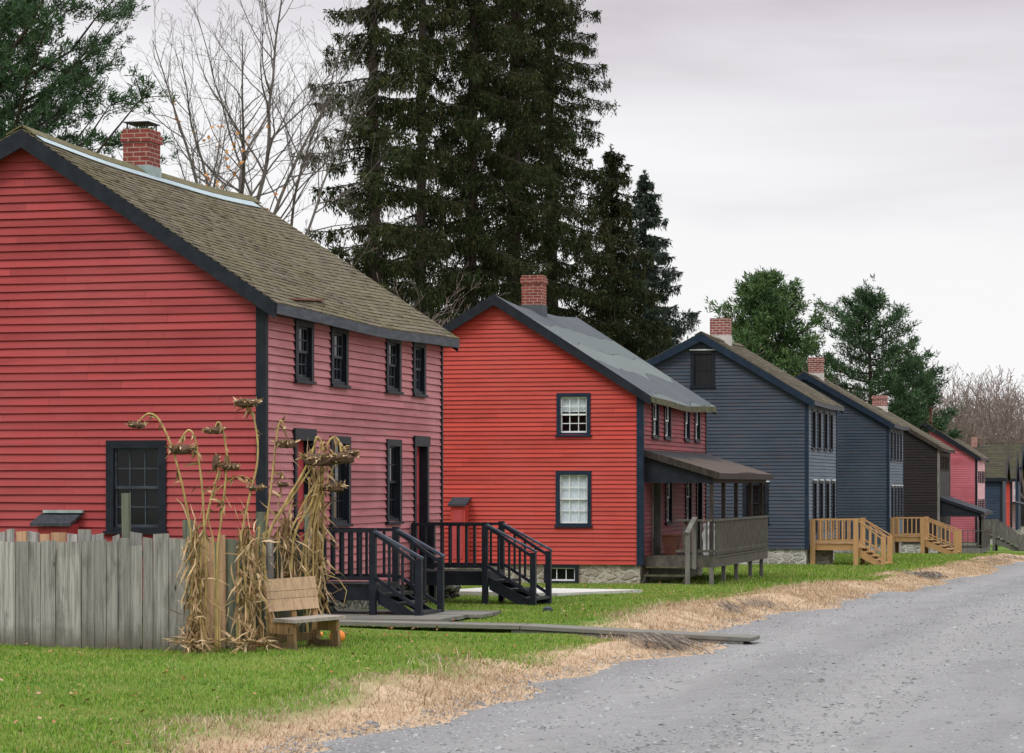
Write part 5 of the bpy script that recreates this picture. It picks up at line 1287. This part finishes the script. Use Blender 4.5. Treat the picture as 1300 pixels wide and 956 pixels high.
# ------------------------------------------------------------------ trees
def tree_root(name, x, y, label, group=None): return empty(name, (x, y, float(gz(x, y))-.05), label, 'tree', group)
def spruce(name, x, y, H, Rm, label, mat, zlow=2.0, sp=.62, droop=1.0, seed=1, leafL=.17, shape=.8, group=None, dens=1.0, hang=1.0, nbr=6):
    """spruce: drooping boughs in loose tiers, each with side twigs and short hanging sprays"""
    g = np.random.default_rng(seed); rt = tree_root(name, x, y, label, group); o = ORG[rt.name]
    tb = MB(); lean = g.normal(size=2)*.15
    ax = lambda z: np.array((o[0]+lean[0]*z/H, o[1]+lean[1]*z/H, o[2]+z))
    tb.tube([ax(z) for z in np.linspace(0, H, 9)], [.0105*H*(1-t)**.8+.02 for t in np.linspace(0, 1, 9)], 8)
    Bs = []; Ds = []; z = zlow; a0 = 0
    while z < H-.25:
        t = (z-zlow)/(H-zlow); R0 = Rm*(1-t)**shape; a0 += 2.0
        nb = nbr if R0 > 1.4 else 5
        tier = g.uniform(.8, 1.1)
        for k in range(nb):
            a = a0+6.28*k/nb+g.normal()*.25; r = max(.35, R0*tier*g.choice([g.uniform(.55, .8), g.uniform(.85, 1.15)])); n = max(5, int(r/.12))
            s = np.linspace(0, 1, n); out = np.array((math.cos(a), math.sin(a), 0)); side = np.array((-out[1], out[0], 0)); sw = g.normal()*.25
            zc = r*(.20*s - droop*.78*s**1.4 + .36*droop*s**3.2)
            C = ax(z+g.uniform(-.25, .25))+out*(r*s)[:, None]+side*(sw*s*s)[:, None]+np.array((0, 0, 1))*zc[:, None]
            tb.tube([tuple(c) for c in C[::max(1, n//5)]], list(np.linspace(.018+.011*r, .008, len(C[::max(1, n//5)]))), 3, cap=False)
            m = int(n*7*dens); i = (n-1)*g.random(m)**.85; i0 = i.astype(int); f = (i-i0)[:, None]; i1 = np.minimum(i0+1, n-1)
            P0 = C[i0]*(1-f)+C[i1]*f; u_ = i/(n-1)
            wid = (.10+.30*r*np.clip(u_*1.8, 0, 1)*(1.06-u_)**.7)                 # half width of the bough
            sg = g.choice([-1, 1], m); ll = wid*g.uniform(.3, 1.0, m)
            dirL = side[None]*sg[:, None]*.85+out[None]*.55+g.normal(size=(m, 3))*.15; dirL /= np.linalg.norm(dirL, axis=1, keepdims=True)
            q = 4
            tt = (np.arange(q)+1)/q
            Pq = P0[:, None]+dirL[:, None]*(ll[:, None]*tt[None])[..., None]; Pq[..., 2] -= (ll[:, None]*tt[None]**1.6)*.45*droop
            Pq = Pq.reshape(-1, 3); Dq = np.repeat(dirL, q, 0)+np.array((0, 0, -.35*droop))+g.normal(size=(m*q, 3))*.45
            Bs.append(Pq); Ds.append(Dq)
            h = g.random(len(Pq)) < .55                                          # hanging sprays
            Ph = Pq[h]; L_ = hang*g.uniform(.08, .42, len(Ph))*min(1, .35+.3*r)
            for w in (.15, .6, 1.0):
                Bs.append(Ph-np.array((0, 0, 1))*(L_*w)[:, None]+g.normal(size=Ph.shape)*.02); Ds.append(np.array((0, 0, -1.0))+g.normal(size=Ph.shape)*.35)
        z += sp*g.uniform(.75, 1.25)*(.55+.6*(1-t))
    e_ = np.array([ax(H-.9*g.random()) for _ in range(50)]); Bs.append(e_); Ds.append(g.normal(size=e_.shape)+np.array((0, 0, .6)))
    tb.build('trunk', M['bark'], rt)
    B = np.concatenate(Bs); D = np.concatenate(Ds); L = leafL*g.uniform(.6, 1.35, len(B))
    V, Fc = leaves_VF(B, D, L, L*g.uniform(.16, .34, len(L)))
    np_mesh('crown', V, Fc, mat, rt); print(name, len(B)); return rt
def spot(u, Y): return gx(u, Y), Y
GRP = 'tall dark spruces behind the houses'
x, y = spot(650, 96)
sA = spruce('spruce_tree', x, y, 33, 4.6, 'largest dark spruce in the centre, rising out of the picture behind the bright red house', M['spruce'], seed=3, shape=.55, droop=1.0, dens=.52, nbr=5, sp=.78)
sA['group'] = GRP
x, y = spot(478, 84)
sB = spruce('spruce_tree', x, y, 27, 4.5, 'dark spruce at the left of the group, its branches reaching towards the bare tree', M['spruce'], seed=5, shape=.95, droop=.7, dens=.52, nbr=5, sp=.75)
sB['group'] = GRP
for (src, u, Y, s, rz, lab) in ((sA, 592, 92, (.84, .84, .92), 1.2, 'dark spruce just left of the largest central one'), (sA, 706, 101, (.92, .92, .86), 3.9, 'dark spruce forming the right edge of the central group'),
                           (sB, 532, 90, (.85, .85, 1.15), 2.2, 'dark spruce between the leftmost spruce and the central group')):
    x, y = spot(u, Y)
    copy_tree(src, (x, y, float(gz(x, y))-.05), rz, s, lab)
x, y = spot(785, 104); zt = hz(172, x, y)
sD = spruce('spruce_tree', x, y, zt+.7, 4.3, 'drooping dark spruce behind the roof of the bright red house, with a pointed top', M['spruce'], seed=8, shape=.7, droop=1.2, hang=1.5, dens=.6, nbr=5, sp=.6)
sD['group'] = GRP
x, y = spot(822, 112); zt = hz(205, x, y)
sE = spruce('blue_spruce_tree', x, y, zt+.8, 5.6, 'blue green spruce with stiff layered branches, rightmost of the spruces', M['spruce_blue'], seed=9, shape=.9, droop=.62, hang=.9, dens=.62, sp=.6)
def pine(name, x, y, H, Rm, label, mat, seed=1, zlow=3, lf=.2, tuftn=26, limbs=60, up=.25, top=.5, wd=.05, spread=1.0, dens=1.0, tube_sides=4):
    g = np.random.default_rng(seed); rt = tree_root(name, x, y, label); o = ORG[rt.name]; tb = MB()
    tb.tube([(o[0]+.1*math.sin(t*4), o[1], o[2]+H*t) for t in np.linspace(0, 1, 8)], [.018*H*(1-t)+.03 for t in np.linspace(0, 1, 8)], 8)
    T = []
    for i in range(limbs):
        t = (i+g.random())/limbs; z = zlow+(H-zlow)*t; env = Rm*(min(1, (1-t)/top)**.62)*g.uniform(.5, 1.12)*(.75+.25*min(1, t*3))
        a = i*2.4+g.normal()*.3; out = np.array((math.cos(a), math.sin(a), 0)); side = np.array((-out[1], out[0], 0)); n = 7
        upk = up+.35*t
        C = [np.array((o[0], o[1], o[2]+z))+out*env*s+side*g.normal()*.08*s*env+np.array((0, 0, env*(upk*s*s+.02*s))) for s in np.linspace(0, 1, n)]
        tb.tube([tuple(c) for c in C], list(np.linspace(.025+.014*env, .012, n)), tube_sides, cap=False)
        for j in range(2, n):
            for b in range(3 if env > 1 else 2):
                sl = env*.34*(1.15-j/n)*g.uniform(.5, 1.3)*spread+.25; dd = out*g.uniform(.2, .9)+side*g.choice([-1, 1])*g.uniform(.5, 1)+np.array((0, 0, g.uniform(.05, .5))); dd /= np.linalg.norm(dd)
                e_ = C[j]+dd*sl; tb.tube([tuple(C[j]), tuple(C[j]+dd*sl*.5+np.array((0, 0, .02))), tuple(e_)], [.015, .012, .006], 3, cap=False)
                nt = max(2, int(sl/.17*dens))
                for q in range(nt): T.append((C[j]+dd*sl*((q+1)/nt)+g.normal(size=3)*.10, dd))
            T.append((C[j]+g.normal(size=3)*.08, out))
        for q in range(4): T.append((C[-1]+g.normal(size=3)*.16, out))
    for q in range(14): T.append((np.array((o[0], o[1], o[2]+H))+g.normal(size=3)*(.25, .25, .4), np.array((0, 0, 1.))))
    tb.build('trunk', M['bark'], rt)
    TP = np.array([t[0] for t in T]); TD = np.array([t[1] for t in T]); k = tuftn
    B = np.repeat(TP, k, 0)+g.normal(size=(len(T)*k, 3))*lf*.35; D = np.repeat(TD, k, 0)*.5+g.normal(size=(len(T)*k, 3))*.55+np.array((0, 0, .42))
    V, Fc = leaves_VF(B, D, lf*g.uniform(.7, 1.3, len(B)), wd)
    np_mesh('crown', V, Fc, mat, rt); print(name, len(B)); return rt
x, y = spot(-60, 58); pine('pine_tree', x, y, 17.5, 5.6, 'tall pine with long feathery boughs behind the nearest roof at the left edge', M['pine_dark'], 11, zlow=3.5, lf=.15, tuftn=24, limbs=135, up=.45, top=.55, wd=.028, spread=1.1)
x, y = spot(972, 150); pine('pine_tree', x, y, hz(338, x, y)+1.2, 3.5, 'rounded bright green pine behind the chimney of the square-windowed blue house', M['pine'], 12, zlow=4, lf=.30, tuftn=11, limbs=90, up=.30, top=.45, wd=.07)
x, y = spot(1104, 158); pine('pine_tree', x, y, hz(355, x, y)+1.2, 4.2, 'dark green pine with ragged wide boughs behind the dull blue house', M['pine_dark'], 17, zlow=4, lf=.30, tuftn=11, limbs=52, up=.16, top=.38, wd=.06, spread=.9)
x, y = spot(1160, 170); pine('pine_tree', x, y, hz(430, x, y)+.8, 3.0, 'smaller dark pine leaning out to the right above the pink house', M['pine_dark'], 19, zlow=3, lf=.32, tuftn=10, limbs=40, up=.12, top=.5, wd=.075)

def bare(name, x, y, H, label, mat, seed=1, r0=.15, hf=.5, limbs=4, depth=3, spread=.42, group=None, leaf=None, minr=.006, step=.45, den=1.0, side0=.25, cat=None):
    """leafless tree: a trunk up to hf*H, then limbs sweeping upwards, each carrying side branches and twigs"""
    g = np.random.default_rng(seed); rt = tree_root(name, x, y, label, group); o = ORG[rt.name]
    tb = MB(); cb = MB(); tips = []
    def grow(p, d, L, r, k, trop):
        n = max(3, int(L/step)) if k < 2 else 3
        pts = [p]; rr = [max(minr, r)]; dd = d.copy()
        for i in range(n):
            dd = dd + g.normal(size=3)*(.07 if k == 0 else .12) + np.array((0, 0, trop)); dd /= np.linalg.norm(dd); pts.append(pts[-1]+dd*L/n); rr.append(max(minr, r*(1-.85*((i+1)/n)**1.1)))
        (tb if k < 1 else cb).tube([tuple(q) for q in pts], rr, 6 if k < 1 else (4 if k < 2 else 3), cap=False)
        if k >= depth: tips.append(pts[-1]); return
        m = int(L*(1.9, 2.2, 2.8, 3)[min(k, 3)]*den)+1
        for c in range(m):
            t = side0+(1-side0)*(c+g.random())/m; i = min(n-1, int(t*n)); q = pts[i]+(pts[i+1]-pts[i])*(t*n-i)
            v = pts[i+1]-pts[i]; v /= np.linalg.norm(v); e = np.cross(v, g.normal(size=3)); e /= np.linalg.norm(e); a_ = g.uniform(.45, .95)
            grow(q, v*math.cos(a_)+e*math.sin(a_), L*(.16+.42*(1-t))*g.uniform(.6, 1.25), rr[i]*.55, k+1, .06)
        tips.append(pts[-1])
    base = np.array((o[0], o[1], o[2])); top = base+np.array((g.normal()*.25, g.normal()*.25, H*hf))
    if hf > .05: tb.tube([tuple(base+(top-base)*t+np.array((.06*math.sin(t*7), 0, 0))) for t in np.linspace(0, 1, 7)], [r0*(1.15-.4*t) for t in np.linspace(0, 1, 7)], 8, cap=False)
    a0 = g.uniform(0, 6.28)
    for f in range(limbs):
        a_ = a0+6.28*f/limbs+g.normal()*.3; sp_ = spread*g.uniform(.4, 1.3)*(0.35 if f == 0 else 1)
        d = np.array((math.cos(a_)*math.sin(sp_), math.sin(a_)*math.sin(sp_), math.cos(sp_)))
        st = top if f < 2 else base+(top-base)*g.uniform(.72, 1.0)
        grow(st if hf > .05 else base+np.array((g.normal()*.3, g.normal()*.3, 0)), d, H*(1-hf)*g.uniform(.8, 1.08), r0*.62, 0, .025)
    tb.build('trunk', mat, rt); cb.build('crown', mat, rt)
    if leaf:
        T = np.array(tips); T = T[g.random(len(T)) < leaf[1]]; B = T+g.normal(size=T.shape)*.06
        V, Fc = leaves_VF(B, g.normal(size=B.shape), .12, .09); np_mesh('leaves', V, Fc, M['orange_leaf'], rt)
    print(name, len(cb.f)); return rt
x, y = spot(298, 66); bare('bare_tree', x, y, 16.5, 'large leafless tree with forked trunk behind the roof of the nearest house', M['greybark'], 23, .115, .50, 6, 3, .48, minr=.0038, den=1.0)
x, y = spot(362, 72); bare('bare_tree', x, y, 17.5, 'slender leafless tree just left of the dark spruces', M['greybark'], 33, .085, .45, 3, 3, .26, minr=.0038, den=.9)
x, y = spot(222, 60); bare('young_tree', x, y, 10.6, 'thin young tree holding a few orange leaves behind the nearest chimney', M['greybark'], 5, .05, .35, 3, 2, .25, minr=.004, leaf=(1, .8))
x, y = spot(258, 61); bare('young_tree', x, y, 9.4, 'thin young tree with orange leaves between the nearest chimney and the large leafless tree', M['greybark'], 6, .045, .35, 3, 2, .3, minr=.004, leaf=(1, .8))
brush = []
x, y = spot(425, 70); b0 = bare('bare_bush', x, y, 8.8, 'brownish leafless thicket tree behind the right slope of the nearest roof', M['brushbark'], 41, .07, .15, 8, 3, .55, minr=.006, group='leafless brush behind the houses', den=.9)
for i, (u, Y, s, lab) in enumerate(((390, 74, 1.0, 'leafless brush left of the brown thicket, under the slender bare tree'), (462, 78, .95, 'leafless brush right of the brown thicket, under the spruces'))):
    x, y = spot(u, Y); copy_tree(b0, (x, y, float(gz(x, y))), i*2+1, (s, s, s), lab)
for i, (u, Y, s, lab) in enumerate(((938, 122, 1.0, 'pale leafless brush rising above the roof of the square-windowed blue house'), (962, 126, .95, 'leafless brush behind the roof between the two blue houses'), (1012, 140, 1.05, 'leafless brush just left of the chimney of the dull blue house'), (1050, 150, 1.1, 'leafless brush right of the chimney of the dull blue house'))):
    x, y = spot(u, Y); copy_tree(b0, (x, y, float(gz(x, y))), i*1.7+.5, (s, s, s), lab)
# far leafless wood at the right : individual trees, three kinds copied
kinds = []
x, y = spot(1205, 250); kinds.append(bare('bare_tree', x, y, 15.5, 'x', M['brushbark'], 51, .2, .3, 5, 3, .5, minr=.02, group='leafless trees of the far wood', step=.9, den=.6))
x, y = spot(1232, 262); kinds.append(bare('bare_tree', x, y, 14.5, 'x', M['brushbark'], 52, .2, .25, 6, 3, .6, minr=.02, group='leafless trees of the far wood', step=.9, den=.6))
FL = 'one of the brown leafless trees of the far wood, crowded together beyond the last houses'
kinds[0]['label'] = FL; kinds[1]['label'] = FL
far = [(1186, 270, .85), (1210, 285, .95), (1218, 300, 1.1), (1244, 280, 1.0), (1256, 255, 1.02), (1264, 300, 1.05), (1276, 270, .95), (1288, 262, 1.0), (1296, 290, 1.1), (1304, 250, .95), (1318, 270, 1.0), (1340, 300, 1.1), (1252, 320, 1.05), (1228, 330, 1.1), (1280, 330, 1.15), (1200, 320, 1.0), (1172, 300, .9), (1150, 330, 1.0)]
for i, (u, Y, s) in enumerate(far):
    x, y = spot(u, Y); copy_tree(kinds[i % 2], (x, y, float(gz(x, y))), i*1.3, (s, s, s), FL)
# low dense undergrowth of that wood, a mass nobody could count
def undergrowth():
    n = 26000; x = rng.uniform(-70, 30, n); y = rng.uniform(262, 330, n)
    h = rng.uniform(0, 1, n)**1.4*6.5; B = np.stack([x, y, gz(x, y)+h*.9], 1)
    D = np.stack([rng.normal(size=n)*.45, rng.normal(size=n)*.45, np.ones(n)], 1)
    V, Fc = leaves_VF(B, D, rng.uniform(.8, 2.4, n), .09); tag(np_mesh('undergrowth', V, Fc, M['brushbark'], org=np.zeros(3)), 'brown leafless undergrowth filling the far wood', 'undergrowth', kind='stuff')
undergrowth()
